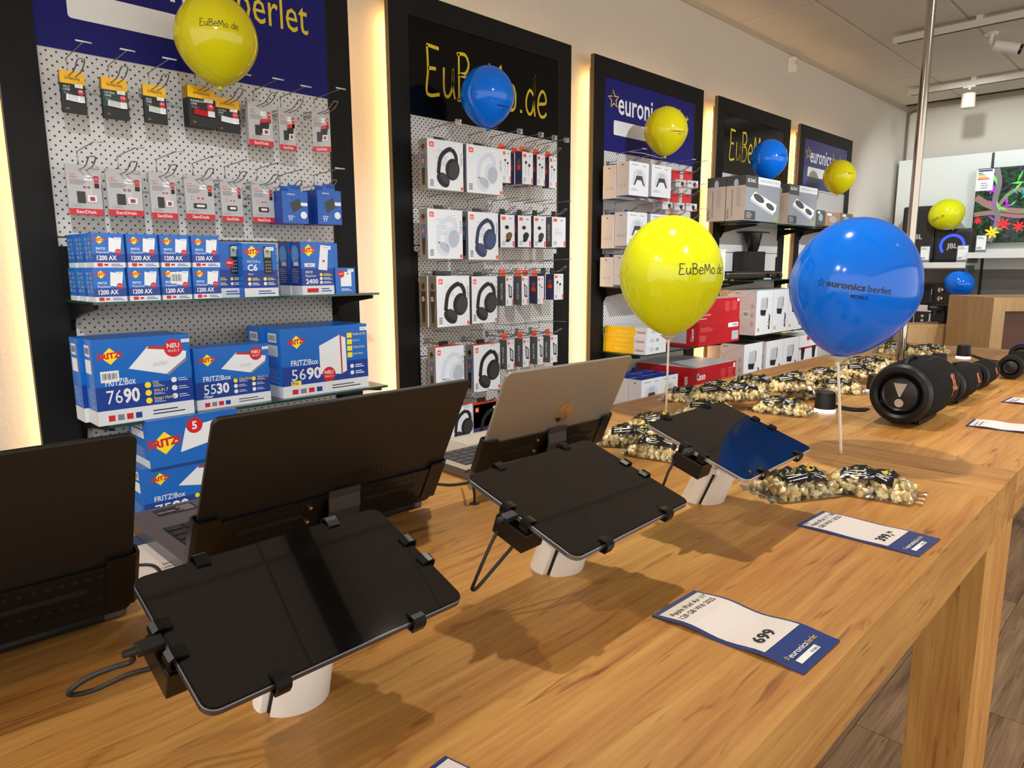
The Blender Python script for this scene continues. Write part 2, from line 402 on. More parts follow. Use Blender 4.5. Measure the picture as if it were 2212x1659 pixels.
# track rails
t_ = thing('track_rail', 'black ceiling track above the nearest tablet', 'track rail', (1.335, 2.0, CZ-.06), 0, 'ceiling track rails')
box('rail_body', -.04, .04, -3.2, 0, 0, .058, M('rail_black', (10, 9, 9), .4), t_)
for q in (-.62, -1.02): lathe('lamp_adapter', [(.03, -.03), (.03, 0)], alu, t_, 14, loc=(0, q, 0))
for xx, ya, yb, lb in ((6.0, 1.9, -3.0, 'white ceiling track rail nearest the security camera'), (7.87, 2.32, -3.0, 'white ceiling track rail carrying the small cylinder lamp')):
    t_ = thing('track_rail', lb, 'track rail', (xx, ya, CZ-.075), 0, 'ceiling track rails')
    o = box('rail_body', -.02, .02, yb-ya, 0, 0, .045, M('rail_white', (214, 206, 192), .5), t_)
    o = box('rail_slot', -.007, .007, yb-ya, -.03, -.003, .0, M('rail_slot_dark', (50, 38, 34), .6), t_)
    box('upper_channel', .03, .055, yb-ya, -.05, .03, .06, MATS['rail_white'], t_)
    for q in (-.55, -1.75): box('hanger', -.02, .05, q-.02, q+.02, .045, .075, MATS['rail_white'], t_)
t_ = thing('track_spotlight', 'white cylinder spotlight hanging from the far ceiling rail', 'spotlight', (7.87, 1.80, CZ-.105))
lathe('stem', [(.012, 0), (.012, .03)], whitepl, t_, 12); box('adapter', -.016, .016, -.05, .05, .018, .03, whitepl, t_)
lathe('lamp_can', [(.02, -.03), (.055, -.035), (.058, -.16), (.05, -.165)], M('lamp_shade_white', (222, 206, 184), .5), t_, 24)
lathe('vent_plate', [(.045, -.034), (.046, -.0335), (.02, -.029)], M('vent_dark', (60, 58, 55), .5), t_, 20)
t_ = thing('security_camera', 'white bullet security camera under the ceiling tiles', 'camera', (6.5, 1.38, CZ-.0))
lathe('mount_plate', [(.045, -.012), (.045, 0)], whitepl, t_, 20); tube('arm', [(0, 0, -.01), (0, 0, -.06), (.0, -.01, -.09)], .016, whitepl, t_)
b_ = thing('camera_body', None, None); b_.parent = t_; b_.location = (0, -.02, -.09); b_.rotation_euler = (R(18), 0, R(12))
for k in ('label', 'category'):
    if k in b_: del b_[k]
c_ = lathe('housing', [(.03, 0), (.038, .01), (.038, .17), (.034, .175)], whitepl, b_, 20); c_.rotation_euler = (R(90), 0, 0)
c_ = lathe('lens_front', [(.036, .172), (.036, .19), (.02, .192)], blackpl, b_, 20); c_.rotation_euler = (R(90), 0, 0)
t_ = thing('alarm_sensor', 'small white alarm sensor high on the wall below the ceiling edge', 'sensor', (5.84, WY, 2.86))
box('sensor_body', -.03, .03, -.05, 0, 0, .11, whitepl, t_, bevel=.008); box('sensor_window', -.022, .022, -.052, -.049, .055, .085, M('sensor_window_grey', (190, 186, 180), .3), t_)

# ------------------------------------------------------------------ display frames on the wall
FX = [.469+1.3578*k for k in range(5)]
FWD, FTOP, SIN, STOP, SBOT = 1.165, 2.461, .1, 2.363, 1.967
YF, YP = 2.52, 2.50
PEGB = .25
fnames = ['leftmost', 'second', 'third', 'fourth', 'farthest']
for k in range(5):
    x0 = FX[k]; x1 = x0+FWD; bl = k % 2 == 0
    t_ = thing('display_frame', ['leftmost black wall display with memory cards and router boxes', 'black wall display holding the headphone boxes', 'black wall display behind the yellow table balloon with game controllers', 'black wall display with hotplate boxes on its top shelf', 'farthest black wall display with brown cartons at the end'][k], 'display', (x0+FWD/2, WY, 0), 0, 'backlit wall displays')
    w = FWD/2; f0 = YF-WY
    def fb(nm, a, b, c, d, y0=f0, y1=f0+.025, mt=frameb): return box(nm, a, b, y0, y1, c, d, [mt, frames_], t_, mi=[0, 0, 0, 0, 0, 1] if mt is frameb else None)
    fb('frame_stile', -w, -w+SIN, .1, FTOP); fb('frame_stile', w-SIN, w, .1, FTOP); fb('frame_rail', -w+SIN, w-SIN, STOP, FTOP)
    box('backing_box', -w+.02, w-.02, f0+.025, -.052, .12, FTOP-.06, M('backing_wood', (150, 132, 100), .7), t_)
    s_ = box('sign_panel', -w+SIN, w-SIN, f0+.004, f0+.022, SBOT, STOP, signblue if bl else signblack, t_)
    for q, (a, b) in enumerate(((SBOT-.55, SBOT), (SBOT-1.05, SBOT-.555), (PEGB, SBOT-1.055))):
        box('pegboard', -w+SIN+.002, w-SIN-.002, f0+.008, f0+.022, a, b, peg1 if k == 0 else peg2, t_)
    for a in (-w+SIN+.012, w-SIN-.012): box('slotted_upright', a-.012, a+.012, f0+.004, f0+.02, PEGB, SBOT-.58, frameb, t_)
    # warm LED strips behind the frame edge
    for a in (-w+.055, w-.055): box('led_strip', a-.006, a+.006, -.046, -.03, .15, FTOP-.09, ledm, t_)
    box('led_strip', -w+.07, w-.07, -.046, -.03, FTOP-.105, FTOP-.093, ledtop, t_)
    a = Art(); W_ = FWD-2*SIN; hh = STOP-SBOT
    if bl:
        a.text('euronics', .13, .215, .125, white, w=.46, bold=.012); a.text('berlet', .62, .215, .125, yellowp, w=.27)
        a.outline(star_pts(.085, .285, .05), .009, yellowp, 2)
        a.rrect(.09, .095, .575, .175, .01, white, 2); a.text('MOBILE', .46, .115, .032, M('mobile_blue', (40, 40, 130), .5), lay=3, bold=.01)
    else:
        a.text('EuBeMo.de', .09, .10, .20, yellowp, w=.80, hand=True, wid=.075)
    a.build('sign_lettering', s_, (Vector((-W_/2, -.009, 0)), X_, Z_, -Y_), eps=.0006)

# ------------------------------------------------------------------ tables
def table(x0, x1, label):
    y0, y1 = .232, 1.232; zb = TT-.098; ew = .1145
    t_ = thing('wooden_table', label, 'table', ((x0+x1)/2, (y0+y1)/2, 0), 0, 'oak display tables'); c = Vector(((x0+x1)/2, (y0+y1)/2, 0))
    def p(nm, a, b, e, f, g, h, mt, bv=.0008):
        o = box(nm, a, b, e, f, g, h, mt, t_, bevel=bv); o.location -= c; return o
    ns = 9; w = (y1-y0)/ns
    for i in range(ns): p('top_plank', x0+ew, x1-ew, y0+i*w, y0+(i+1)*w, zb, TT, oakx, .0004)
    for a, b in ((x0, x0+ew), (x1-ew, x1)):
        for i in range(2): p('end_board', a+(b-a)*i/2, a+(b-a)*(i+1)/2, y0, y1, zb, TT, oaky, .0005)
        for e in (y0-.001, y1-.102+.003): p('leg', a, b-.0008, e, e+.102, 0, zb+.0+(.0), oakz, .001); 
    return t_
table(-.94, 1.5615, 'oak table in the foreground carrying tablets and laptops')
table(1.5625, 4.12, 'oak table behind with the black loudspeakers and popcorn bags')
# ------------------------------------------------------------------ tablets on anti-theft stands
screen_off = M('tablet_glass', (12, 10, 10), .035, spec=.6)
rim_dark = M('tablet_bezel', (9, 9, 10), .06)
clawm = M('claw_black', (10, 10, 10), .3, spec=.25)
def tablet(c, w, d, yaw, tilt, sc, srad, label, body, group='tablets on white stands', cable=None, tie=False):
    base = Vector((sc[0], sc[1], TT))
    t_ = thing('tablet_on_stand', label, 'tablet', base, 0, group)
    rot = Matrix.Rotation(yaw, 4, 'Z') @ Matrix.Rotation(tilt, 4, 'X')
    mw = Matrix.Translation(Vector(c)-base) @ rot
    def put(o): o.matrix_local = mw; return o
    b = put(slab('tablet_body', w, d, .0062, .012, [rim_dark, body], t_, mi=(0, 1, 1), n=7, ch=.0007))
    g = mesh('display', [(x, y, .0004) for x, y in rpoly(w-.004, d-.004, .0105, 7)], [tuple(range(32))], screen_off, b)
    # speaker slots in the left rim
    for s in (-1, 1):
        vv, ff = [], []
        for i in range(11):
            y = s*d*.32+(i-5)*.0034; q = len(vv); vv += [(-w/2-.0002, y-.0008, -.0042), (-w/2-.0002, y+.0008, -.0042), (-w/2-.0002, y+.0008, -.0022), (-w/2-.0002, y-.0008, -.0022)]; ff.append((q, q+1, q+2, q+3))
        mesh('speaker_slots', vv, ff, blackmat, b)
    # eight gripping claws
    prof = [(-.030, -.0105), (-.004, -.0105), (.0032, -.0095), (.0046, -.004), (.0042, .001), (.001, .0034), (-.004, .003), (-.0105, .0012)]
    for s in (-1, 1):
        for q in (-.066, .066):
            pl = (lambda a, z, e, s=s, q=q: (q+e*1, s*(d/2+a), z)); k = strip('claw', prof, .0022, .0125, clawm, t_, pl); put(k)
        for q in (-.016, .016):
            pl = (lambda a, z, e, s=s, q=q: (s*(w/2+a), q+e, z)); k = strip('claw', prof, .0022, .0115, clawm, t_, pl); put(k)
    o = box('claw_frame', -w/2+.02, w/2-.02, -.012, .012, -.016, -.0085, blackmat, t_); o.matrix_local = mw @ Matrix.Translation((0, 0, -.0165))
    o = box('claw_frame', -.012, .012, -d/2+.02, d/2-.02, -.016, -.0085, blackmat, t_); o.matrix_local = mw @ Matrix.Translation((0, 0, -.0155))
    o = box('plug_housing', 0, .036, -.024, .024, 0, .024, blackpl, t_, bevel=.002); o.matrix_local = mw @ Matrix.Translation((-w/2+.012, 0, -.036))
    # usb plug
    o = box('usb_plug', -.010, .010, -.0055, .0055, -.0035, .0035, blackmat, t_, bevel=.0018); o.matrix_local = mw @ Matrix.Translation((-w/2-.010, .003, -.0045))
    o = lathe('plug_sleeve', [(.0028, 0), (.0035, .012)], blackmat, t_, 12); o.matrix_local = mw @ Matrix.Translation((-w/2-.029, .003, -.0010)) @ Matrix.Rotation(R(90), 4, 'Y')
    # white conical stand with a cable slit facing the plug
    top = Vector(c)-base+rot.to_3x3() @ Vector((0, .0, -.013)); n = 36; v, f = [], []; r3 = rot.to_3x3()
    for lev in range(2):
        for i in range(n):
            a = 2*math.pi*i/n; deg = (math.degrees(a)) % 360; rr = .80 if 196 < deg < 206 else 1
            if lev == 0: v.append(Vector((srad*rr*math.cos(a), srad*rr*math.sin(a), 0)))
            else: v.append(top+r3 @ Vector((.030*rr*math.cos(a), .030*rr*math.sin(a), 0)))
    f = [(i, (i+1) % n, n+(i+1) % n, n+i) for i in range(n)]+[tuple(range(n-1, -1, -1)), tuple(range(n, 2*n))]
    st = mesh('stand_cone', v, f, whitepl, t_)
    st.data.polygons.foreach_set('use_smooth', [len(q.vertices) == 4 for q in st.data.polygons]); st.data.set_sharp_from_angle(angle=R(30))
    a = R(201); p0 = Vector((srad*.84*math.cos(a), srad*.84*math.sin(a), .001)); p1 = top+r3 @ Vector((.0255*math.cos(a), .0255*math.sin(a), -.001))
    tube('stand_cable', [p0, p0.lerp(p1, .5), p1], .0024, blackmat, t_, 6)
    if tie:
        q = p0.lerp(p1, .62); box('cable_tie', q.x-.011, q.x+.006, q.y-.008, q.y+.007, q.z-.004, q.z+.006, whitepl, t_, bevel=.001)
    if cable:
        tube('charging_cable', [mw @ Vector((-w/2-.024, .003, -.001))]+[Vector(q)-base for q in cable], .0021, blackmat, t_, 8)
    return t_
gt = M('tablet_grey_metal', (96, 98, 106), .32, .85); gt2 = M('tablet_blue_grey_metal', (128, 132, 142), .3, .8); gt3 = M('tablet_silver_metal', (196, 190, 188), .3, .75)
def sight(x, y, depth):  # point seen at a pixel, at a given distance along the view axis
    return Vector((0, 0, CAMZ))+ray(x, y)*depth
d1 = Vector((.16, .55, 1.02-CAMZ)).dot(FW)
tablet((.2895, .5466, 1.0332), .2486, .155, R(.5), R(21.4), (.288, .590), .036, 'nearest dark tablet with a thick black cable loop on its left', gt,
       cable=[sight(x, y, d1+dd) for x, y, dd in ((286, 1428, .0), (245, 1442, -.002), (195, 1462, -.006), (158, 1486, -.01), (148, 1498, -.008), (165, 1500, -.002), (210, 1488, .006), (280, 1456, .012), (345, 1440, .02))])
d2 = Vector((.54, .55, 1.02-CAMZ)).dot(FW)
tablet((.6629, .5334, 1.0424), .2476, .1785, R(2.35), R(18.55), (.692, .601), .037, 'middle tablet with a dark screen in front of the silver laptop', gt2,
       cable=[sight(x, y, d2+dd) for x, y, dd in ((1086, 1134, .0), (1068, 1160, -.004), (1045, 1210, -.008), (1026, 1255, -.006), (1020, 1272, .0), (1030, 1270, .006), (1060, 1236, .014), (1095, 1195, .022), (1122, 1163, .03))])
d3 = Vector((.91, .55, 1.02-CAMZ)).dot(FW)
tablet((1.0346, .5243, 1.0469), .2486, .1795, R(1.57), R(19.0), (1.088, .601), .037, 'silver tablet whose screen mirrors the blue balloon', gt3,
       cable=[sight(x, y, d3+dd) for x, y, dd in ((1480, 986, 0), (1460, 995, -.004), (1446, 1015, -.008), (1436, 1040, -.006), (1428, 1062, .004), (1430, 1080, .02))], tie=True)

# ------------------------------------------------------------------ laptops seen from behind
def laptop(c, w, d, yaw, lean, bd, lidm, basem, keym, label, logo=None, keys=True, group='laptops with their backs to the front'):
    t_ = thing('laptop', label, 'laptop', (c[0], c[1], TT), yaw, group); hz = c[2]-TT
    base = slab('laptop_base', w, bd, .017, .012, [basem, alu], t_, mi=(0, 1, 1)); base.location = (0, bd/2+.012, .0195)
    for sx in (-1, 1):
        for sy in (.03, bd-.03): o = lathe('rubber_foot', [(.007, 0), (.006, .0026)], blackmat, t_, 10, loc=(sx*(w/2-.03), sy, 0))
    # keyboard
    if keys:
        kp = box('keyboard_tray', -w*.44, w*.44, bd*.16, bd*.60, 0, .0006, M('keyboard_tray_grey', (70, 68, 66), .6) if keym is not black else blackmat, base); kp.location = (0, bd*.38-bd/2, .0001)
        km = None; cols, rows = 14, 5; kw, kh = w*.88/cols, bd*.44/rows
        for i in range(cols):
            for j in range(rows):
                if km is None:
                    o = box('key', 0, kw*.86, 0, kh*.84, 0, .0014, keym, base, bevel=.0004); km = o.data
                else: o = bpy.data.objects.new('key', km); link(o, base)
                o.location = (-w*.44+kw*(i+.5), -bd/2+bd*.16+kh*(j+.5), .0007)
        tp = box('touchpad', -.055, .055, 0, bd*.30, 0, .0004, M(basem.name+'_pad', tuple(int(255*v**.45*.96) for v in basem.node_tree.nodes['Principled BSDF'].inputs[0].default_value[:3]), .3), base); tp.location = (0, bd*.80-bd/2, .0001)
    # lid, leaning towards the viewer
    lid = slab('lid', w, d, .0065, .010, [lidm, lidm, rim_dark], t_, mi=(0, 1, 2), n=6, ch=.0012)
    ml = Matrix.Translation((0, 0, hz)) @ Matrix.Rotation(math.pi/2+lean, 4, 'X') @ Matrix.Translation((0, d/2, .0))
    lid.matrix_local = ml
    tube('hinge_bar', [(-w*.42, .004, .012), (w*.42, .004, .012)], .007, blackmat, t_, 10, 0)
    # black anti-theft clamp across the lid
    def put(o, x=0, y=0, z=0): o.matrix_local = ml @ Matrix.Translation((x, y, z)); return o
    bh = .056; by = -d/2+.052
    put(box('clamp_bar', -w/2+.012, w/2-.012, -bh/2, bh/2, 0, .0035, blackpl, t_, bevel=.001), 0, by, .0008)
    for s in (-1, 1):
        pr = [(-.028, .0045), (.001, .0045), (.0048, .001), (.0048, -.010), (.001, -.0115), (-.010, -.011)]
        o = strip('clamp_claw', pr, .003, bh+.018, blackpl, t_, lambda a, z, e, s=s: (s*(w/2+a), e, z)); put(o, 0, by, 0)
    slot = put(box('clamp_slot', -w*.36, -w*.12, -.004, .004, 0, .0004, M('slot_black', (4, 4, 4), .8), t_), 0, by, .0044); slot.location = (ml @ Vector((-w*.25, by, .0044)))
    s2 = bpy.data.objects.new('clamp_slot', slot.data); link(s2, t_); s2.matrix_local = ml @ Matrix.Translation((w*.25, by, .0044))
    vv, ff = [], []
    for s in (-1, 1):
        for r_ in (-.017, .017):
            for i in range(9):
                x = s*(w*.13+i*.0125); q = len(vv); vv += [(x+.0026*math.cos(k*math.pi/3), r_+.0026*math.sin(k*math.pi/3), 0) for k in range(6)]; ff.append(tuple(range(q, q+6)))
    put(tag(mesh('clamp_holes', vv, ff, MATS['slot_black'], t_), kind='stuff'), 0, by, .0046)
    pr = [(.034, -.03), (.034, .006), (.026, .016), (.008, .018), (-.006, .010), (-.008, .0)]
    o = strip('pivot_strap', [(.030, .002), (.018, .004), (.0, .013), (-.022, .016), (-.04, .010), (-.052, -.004)], .0035, .052, M('strap_grey', (48, 46, 44), .5), t_, lambda a, z, e: (e, a, z)); put(o, .012, by+.004, .002)
    for q in (-.013, .014):
        o = lathe('screw', [(.0034, 0), (.0034, .005), (.002, .0062)], M('brass_screw', (150, 120, 90), .3, .9), t_, 12); put(o, -.042, by+q, .004)
    if logo: logo(lid, w, d)
    return t_, base
def lg_med(lid, w, d):
    a = Art(); a.text('medion', 0, 0, .017, M('dark_relief', (30, 24, 20), .25), w=.085, al='c', bold=.01)
    a.build('lid_logo', lid, (Vector((.035, -d/2+.098, .0002)), X_, Y_, Z_))
def lg_hp(lid, w, d):
    a = Art(); gold = M('mirror_gold', (222, 196, 140), .16, .9); body = lid.data.materials[0]
    a.ell(0, 0, .0235, .0235, gold, 1, 40)
    a.text('h', -.0158, -.0085, .017, body, 2, bold=.0); a.text('p', -.0002, -.0085, .017, body, 2)
    a.poly([(-.0055, -.024), (-.0025, -.024), (.0065, .024), (.0035, .024)], body, 2)
    a.poly([(-.021, -.0105), (-.016, -.0165), (-.008, -.022), (-.0045, -.0228), (-.0022, -.0105)], black, 2)
    a.build('lid_logo', lid, (Vector((.018, -d/2+.118, .0002)), X_, Y_, Z_))
lid_dark = M('lid_dark_grey', (24, 22, 20), .42, .2); lid_silver = M('lid_silver', (152, 146, 132), .36, .55)
mb = M('base_brown_grey', (92, 82, 78), .38, .4); hb = M('base_silver', (196, 186, 172), .4, .5)
laptop((.049, .8720, .9230), .36, .250, R(-2.6), R(23.5), .24, lid_dark, mb, black, 'dark laptop cut off by the left edge of the picture', keys=False)
md, mdb = laptop((.5165, .9149, .9246), .40, .25, R(-.2), R(27.5), .265, lid_dark, mb, black, 'wide dark laptop behind the nearest tablet', lg_med)
hp, hpb = laptop((1.0455, .9553, .9190), .36, .235, R(-2.55), R(24.65), .24, lid_silver, hb, M('key_grey', (66, 64, 66), .5), 'silver laptop with a round mirrored emblem on its lid', lg_hp)
for root, u, v, wd, hh, mt in ((md, -.13, .235, .062, .036, black), (hp, .11, .2, .018, .014, M('sticker_blue', (30, 120, 190), .4))):
    b = mdb if root is md else hpb; o = box('sticker', -wd/2, wd/2, -hh/2, hh/2, 0, .0003, mt, b); bd = .265 if root is md else .24
    o.location = (u, v-bd/2, .0001)
    if root is md:
        a = Art(); a.lines(.004, .004, .03, .032, 6, white, 1, .2); a.text('MEDION', .034, .02, .005, white); a.build('sticker_print', b, (Vector((u+wd/2, v-bd/2+hh/2, .0005)), -X_, -Y_, Z_))
# power cables behind the laptops, one cable dropping into a table grommet
def cab(label, pts, r=.0024, grom=None):
    b = Vector(pts[0]); t_ = thing('cable', label, 'cable', (b.x, b.y, TT))
    tube('sheath', [Vector(q)-Vector((b.x, b.y, TT)) for q in pts], r, blackmat, t_, 8)
    if grom: lathe('grommet', [(.009, 0), (.009, .001), (.004, .0014)], blackmat, t_, 16, loc=Vector(grom)-Vector((b.x, b.y, TT)))
    return t_
g = onz(1025, 1088)
cab('thin black cable dropping into a hole beside the silver laptop', [(g.x, g.y, TT), (g.x, g.y, TT+.02), (g.x-.002, g.y+.004, TT+.045), (g.x+.02, g.y+.03, TT+.05), (g.x+.05, g.y+.08, TT+.03)], .0024, (g.x, g.y, TT))
q = [onz(x, y, TT+.003) for x, y in ((942, 1045), (975, 1047), (1005, 1043), (1030, 1038))]; cab('black power cable lying along the side of the silver laptop', q)
q = [onz(x, y, TT+.003) for x, y in ((270, 1228), (300, 1221), (330, 1222), (346, 1236), (349, 1262))]; cab('black cable curling out beside the leftmost laptop', q)

# ------------------------------------------------------------------ price tags
tagblue = M('tag_blue', (46, 62, 118), .22); tagw = M('tag_paper', (222, 214, 210), .25)
grey_t = M('faded_print', (120, 116, 120), .5); tagyel = M('tag_yellow', (210, 190, 90), .4)
def price_tag(corners, label, line1, line2, price, cents='', wave=.002, flip=1):
    """corners on the table: far-left, near-left, far-right, near-right as seen in the photograph"""
    P = [Vector(q) for q in corners]; o = P[1]; U = (P[0]-P[1]); V = (P[3]-P[1])       # U across the tag, V along it
    w, l = U.length, V.length; U, V = U.normalized(), V.normalized()
    t_ = thing('price_tag', label, 'price tag', (o.x, o.y, TT), 0, 'price tags on the tables')
    def fn(u, v, h): return (U*u+V*v)+Vector((0, 0, .0022+wave*(1-math.cos(v/l*4*math.pi))*.9+h))
    n = 24; v_, f_ = [], []
    for i in range(n+1):
        for u in (0, w): v_.append(fn(u, l*i/n, 0))
    for i in range(n+1):
        for u in (0, w): v_.append(fn(u, l*i/n, -.002))
    k = 2*(n+1)
    for i in range(n):
        a = 2*i; f_ += [(a, a+1, a+3, a+2), (k+a, k+a+2, k+a+3, k+a+1), (a, a+2, k+a+2, k+a), (a+1, k+a+1, k+a+3, a+3)]
    f_ += [(0, k, k+1, 1), (k-2, k-1, 2*k-1, 2*k-2)]
    sh = mesh('sleeve', v_, f_, tagblue, t_)
    a = Art()
    m0, m1, e0, e1 = .045*w, .955*w, .04*l, .76*l
    v2 = [(m0+(m1-m0)*q, e0+(e1-e0)*i/12) for i in range(13) for q in (0, 1)]
    a.add(v2, [(2*i, 2*i+1, 2*i+3, 2*i+2) for i in range(12)], tagw, 1)
    bt = Art()   # page coordinates: x across the tag, y negative down the page
    if line1:
        bt.text(line1, .10*w, -.13*l, .085*w, black, w=.84*w); bt.text(line2, .10*w, -.205*l, .085*w, black, w=.78*w)
    else: bt.lines(.10*w, -.2*l, .7*w, -.08*l, 2, grey_t, 2, .4)
    if price: bt.text(price, .20*w, -.70*l, .15*w, black, w=.40*w, bold=.03)
    if cents: bt.text(cents, .62*w, -.675*l, .08*w, black, bold=.02)
    bt.text('euronics', .17*w, -.895*l, .075*w, white, w=.44*w, bold=.01); bt.text('berlet', .63*w, -.895*l, .075*w, tagyel, w=.22*w)
    bt.outline(star_pts(.12*w, -.875*l, .035*w), .008*w, tagyel, 2)
    bt.rect(.16*w, -.955*l, .66*w, -.915*l, white, 1); bt.text('MOBILE', .48*w, -.948*l, .035*w, tagblue, 2)
    a.build('paper_insert', sh, fn=lambda u, v, h: fn(u, v, h+.0002))
    bt.build('lettering', sh, fn=lambda u, y, h: fn(u, -y, h+.0004))
    return t_

def tg(*px): return [onz(x, y) for x, y in px]
price_tag(tg((1499, 1278), (1408, 1332), (1806, 1384), (1736, 1459)), 'wavy blue and white price tag reading 699', 'Apple iPad Air 11"', '128 GB Wifi 2025', '699', wave=.0022)
price_tag(tg((1777, 1106), (1721, 1136), (2029, 1164), (1984, 1204)), 'price tag reading 399,99 near the table leg', 'Apple iPad 11" 128', 'GB WiFi 2025', '399,', '99', wave=.0006)
price_tag(tg((2104, 906), (2085, 921), (2262, 925), (2254, 942)), 'pale price tag nearest the big loudspeaker cut off at the right edge', '', '', '', '', wave=.0012)
price_tag(tg((2184, 859), (2162, 869), (2330, 874), (2318, 886)), 'small pale price tag behind another at the right edge', '', '', '', '', wave=.0012)
price_tag(tg((962, 1637), (880, 1700), (1240, 1780), (1150, 1860)), 'price tag whose blue corner peeks in at the bottom edge', '', '', '', wave=.0006)
# the tag of the wide dark laptop, turned to the other side of the table
pt = thing('price_tag', 'blue framed price tag lying between the two dark laptops', 'price tag', onz(300, 1205), R(183))
sl = box('sleeve', -.055, .055, -.088, .088, 0, .0016, tagblue, pt); a = Art(); a.rrect(.005, .045, .105, .171, .006, tagw, 1)
a.text('Medion', .012, .152, .009, black, 2); a.text('Avanti', .012, .139, .009, black, 2); a.text('(MD', .012, .126, .009, black, 2); a.text('43,9', .012, .112, .009, black, 2)
a.build('paper_insert', sl, (Vector((-.055, -.088, .0016)), X_, Y_, Z_))

# ------------------------------------------------------------------ balloons
def balloon(c, rad, mat, label, txt, face, size, off=(0, 0), stick=None, tilt=0, knotmat=None, group='party balloons', tcol=None, sub=None, squash=1.13, lean=(0, 0), wall=True):
    """c: centre of the body; face: compass angle the print looks to"""
    H_ = rad*squash
    base = Vector(c)-Vector((0, 0, H_*1.08)) if stick is None else Vector((c[0], c[1], stick))
    t_ = thing('balloon', label, 'balloon', base, 0, group)
    ctr = Vector(c)-base
    def rr(q):      # profile radius at height q in -1..1
        q = max(-1, min(1, q)); k = math.sqrt(max(0, 1-q*q))
        return rad*k*(1 if q > 0 else 1-.20*q*q*(1) + .04*q)
    rotm = Matrix.Rotation(tilt, 3, Vector((math.cos(face+math.pi/2), math.sin(face+math.pi/2), 0)))
    if lean != (0, 0): rotm = Matrix.Rotation(lean[1], 3, Vector((math.cos(lean[0]), math.sin(lean[0]), 0))) @ rotm
    n, m_ = 48, 30; v, f = [], []
    for i in range(m_+1):
        q = -math.cos(math.pi*i/m_); q = max(-.997, min(.9999, q))
        for j in range(n):
            a = 2*math.pi*j/n; v.append(ctr+rotm @ Vector((rr(q)*math.cos(a), rr(q)*math.sin(a), q*H_)))
    for i in range(m_):
        for j in range(n):
            k = (j+1) % n; f.append((i*n+j, i*n+k, (i+1)*n+k, (i+1)*n+j))
    f += [tuple(range(n-1, -1, -1)), tuple(m_*n+j for j in range(n))]
    b = mesh('balloon_body', v, f, mat, t_, smooth=True)
    def fn(u, w, h):
        q = w/H_; a = face+u/rad; r_ = rr(q)+.0006+h; return ctr+rotm @ Vector((r_*math.cos(a), r_*math.sin(a), w))
    a = Art(); tc = tcol or black
    if txt == 'hand': a.text('EuBeMo.de', off[0], off[1], size, tc, 1, hand=True, al='c', wid=.085)
    else:
        a.text('euronics', off[0]-size*4.0, off[1], size, tc, 1, w=size*5.4, bold=.022); a.text('berlet', off[0]+size*1.7, off[1], size, tc, 1, w=size*3.3)
        a.outline(star_pts(off[0]-size*4.8, off[1]+size*.4, size*.6), size*.11, tc, 1); a.text('MOBILE', off[0]-size*.3, off[1]-size*1.15, size*.5, tc, 1, bold=.01)
    a.build('lettering', b, fn=fn, eps=.0001)
    kb = ctr+rotm @ Vector((0, 0, -H_*.985))
    o = lathe('knot', [(.004, -.014), (.009, -.012), (.0045, -.004), (.012, .006)], mat, t_, 14); o.location = kb
    if stick is not None:
        o = lathe('holder_cup', [(.0035, -.022), (.006, -.012), (.022, -.001), (.024, .0), (.02, .002)], M('cup_white', (214, 206, 192), .4), t_, 20); o.location = kb-Vector((0, 0, .004))
        tube('stick', [Vector((0, 0, .0)), Vector((kb.x*.5, kb.y*.5, kb.z*.5)), kb-Vector((0, 0, .012))], .0032, MATS['cup_white'], t_, 10)
    elif wall:
        o = tube('stick', [kb-Vector((0, 0, .002)), kb+Vector((0, .03, -.008)), kb+Vector((0, (2.528-base.y)*.6, .03)), Vector((kb.x, 2.528-base.y, kb.z+.05))], .0028, M('cup_white', (214, 206, 192), .4), t_, 8)
    return t_
def toward(c): return math.atan2(-c[1], -c[0])
# two balloons on sticks standing on the table
sb = onz(1812, 983); cb = sight(1845, 618, (Vector((sb.x, sb.y, 0))).dot(Vector((FW.x, FW.y, 0)))/1.0)
cb = Vector((sb.x+.012, sb.y, 0)); cb.z = CAMZ+ray(1845, 622).z*(cb.x/ray(1845, 622).x)
balloon(cb, .1285, balB, 'big blue balloon on a white stick standing on the table', 'eur', toward(cb), .0135, (.002, .0), stick=TT, squash=1.14, lean=(toward(cb), R(-8)))
sy = onz(1439, 890); cy = Vector((sy.x, sy.y, 0)); cy.z = CAMZ+ray(1438, 596).z*(cy.x/ray(1438, 596).x)
balloon(cy, .140, balY, 'bright yellow balloon on a white stick standing on the table', 'hand', toward(cy), .027, (.097, .006), stick=TT, squash=1.165)
# balloons fixed in front of the sign boards
for (px, py), rpx, mt, lb, tx, size, off, yv in (((468, 88), 85, balW, 'yellow balloon in front of the leftmost blue sign', 'hand', .020, (.012, .006), 2.30),
        ((1053, 210), 58.5, balB, 'blue balloon covering the middle of the large black sign', 'eur', .0085, (.085, -.055), 2.30),
        ((1438, 284), 46.5, balW, 'yellow balloon in front of the blue sign above the game controllers', 'eur', .0095, (.078, -.022), 2.28),
        ((1661, 345), 38.5, balB, 'blue balloon in front of the black sign above the hotplate boxes', 'hand', .014, (.105, .008), 2.28),
        ((1813, 383), 33, balW, 'yellow balloon in front of the farthest blue sign', 'hand', .014, (.075, .012), 2.28)):
    c = ony(px, py, yv); dep = (c-Vector((0, 0, CAMZ))).dot(FW); balloon(c, rpx*dep/FPX, mt, lb, tx, toward(c), size, off, squash=1.10)
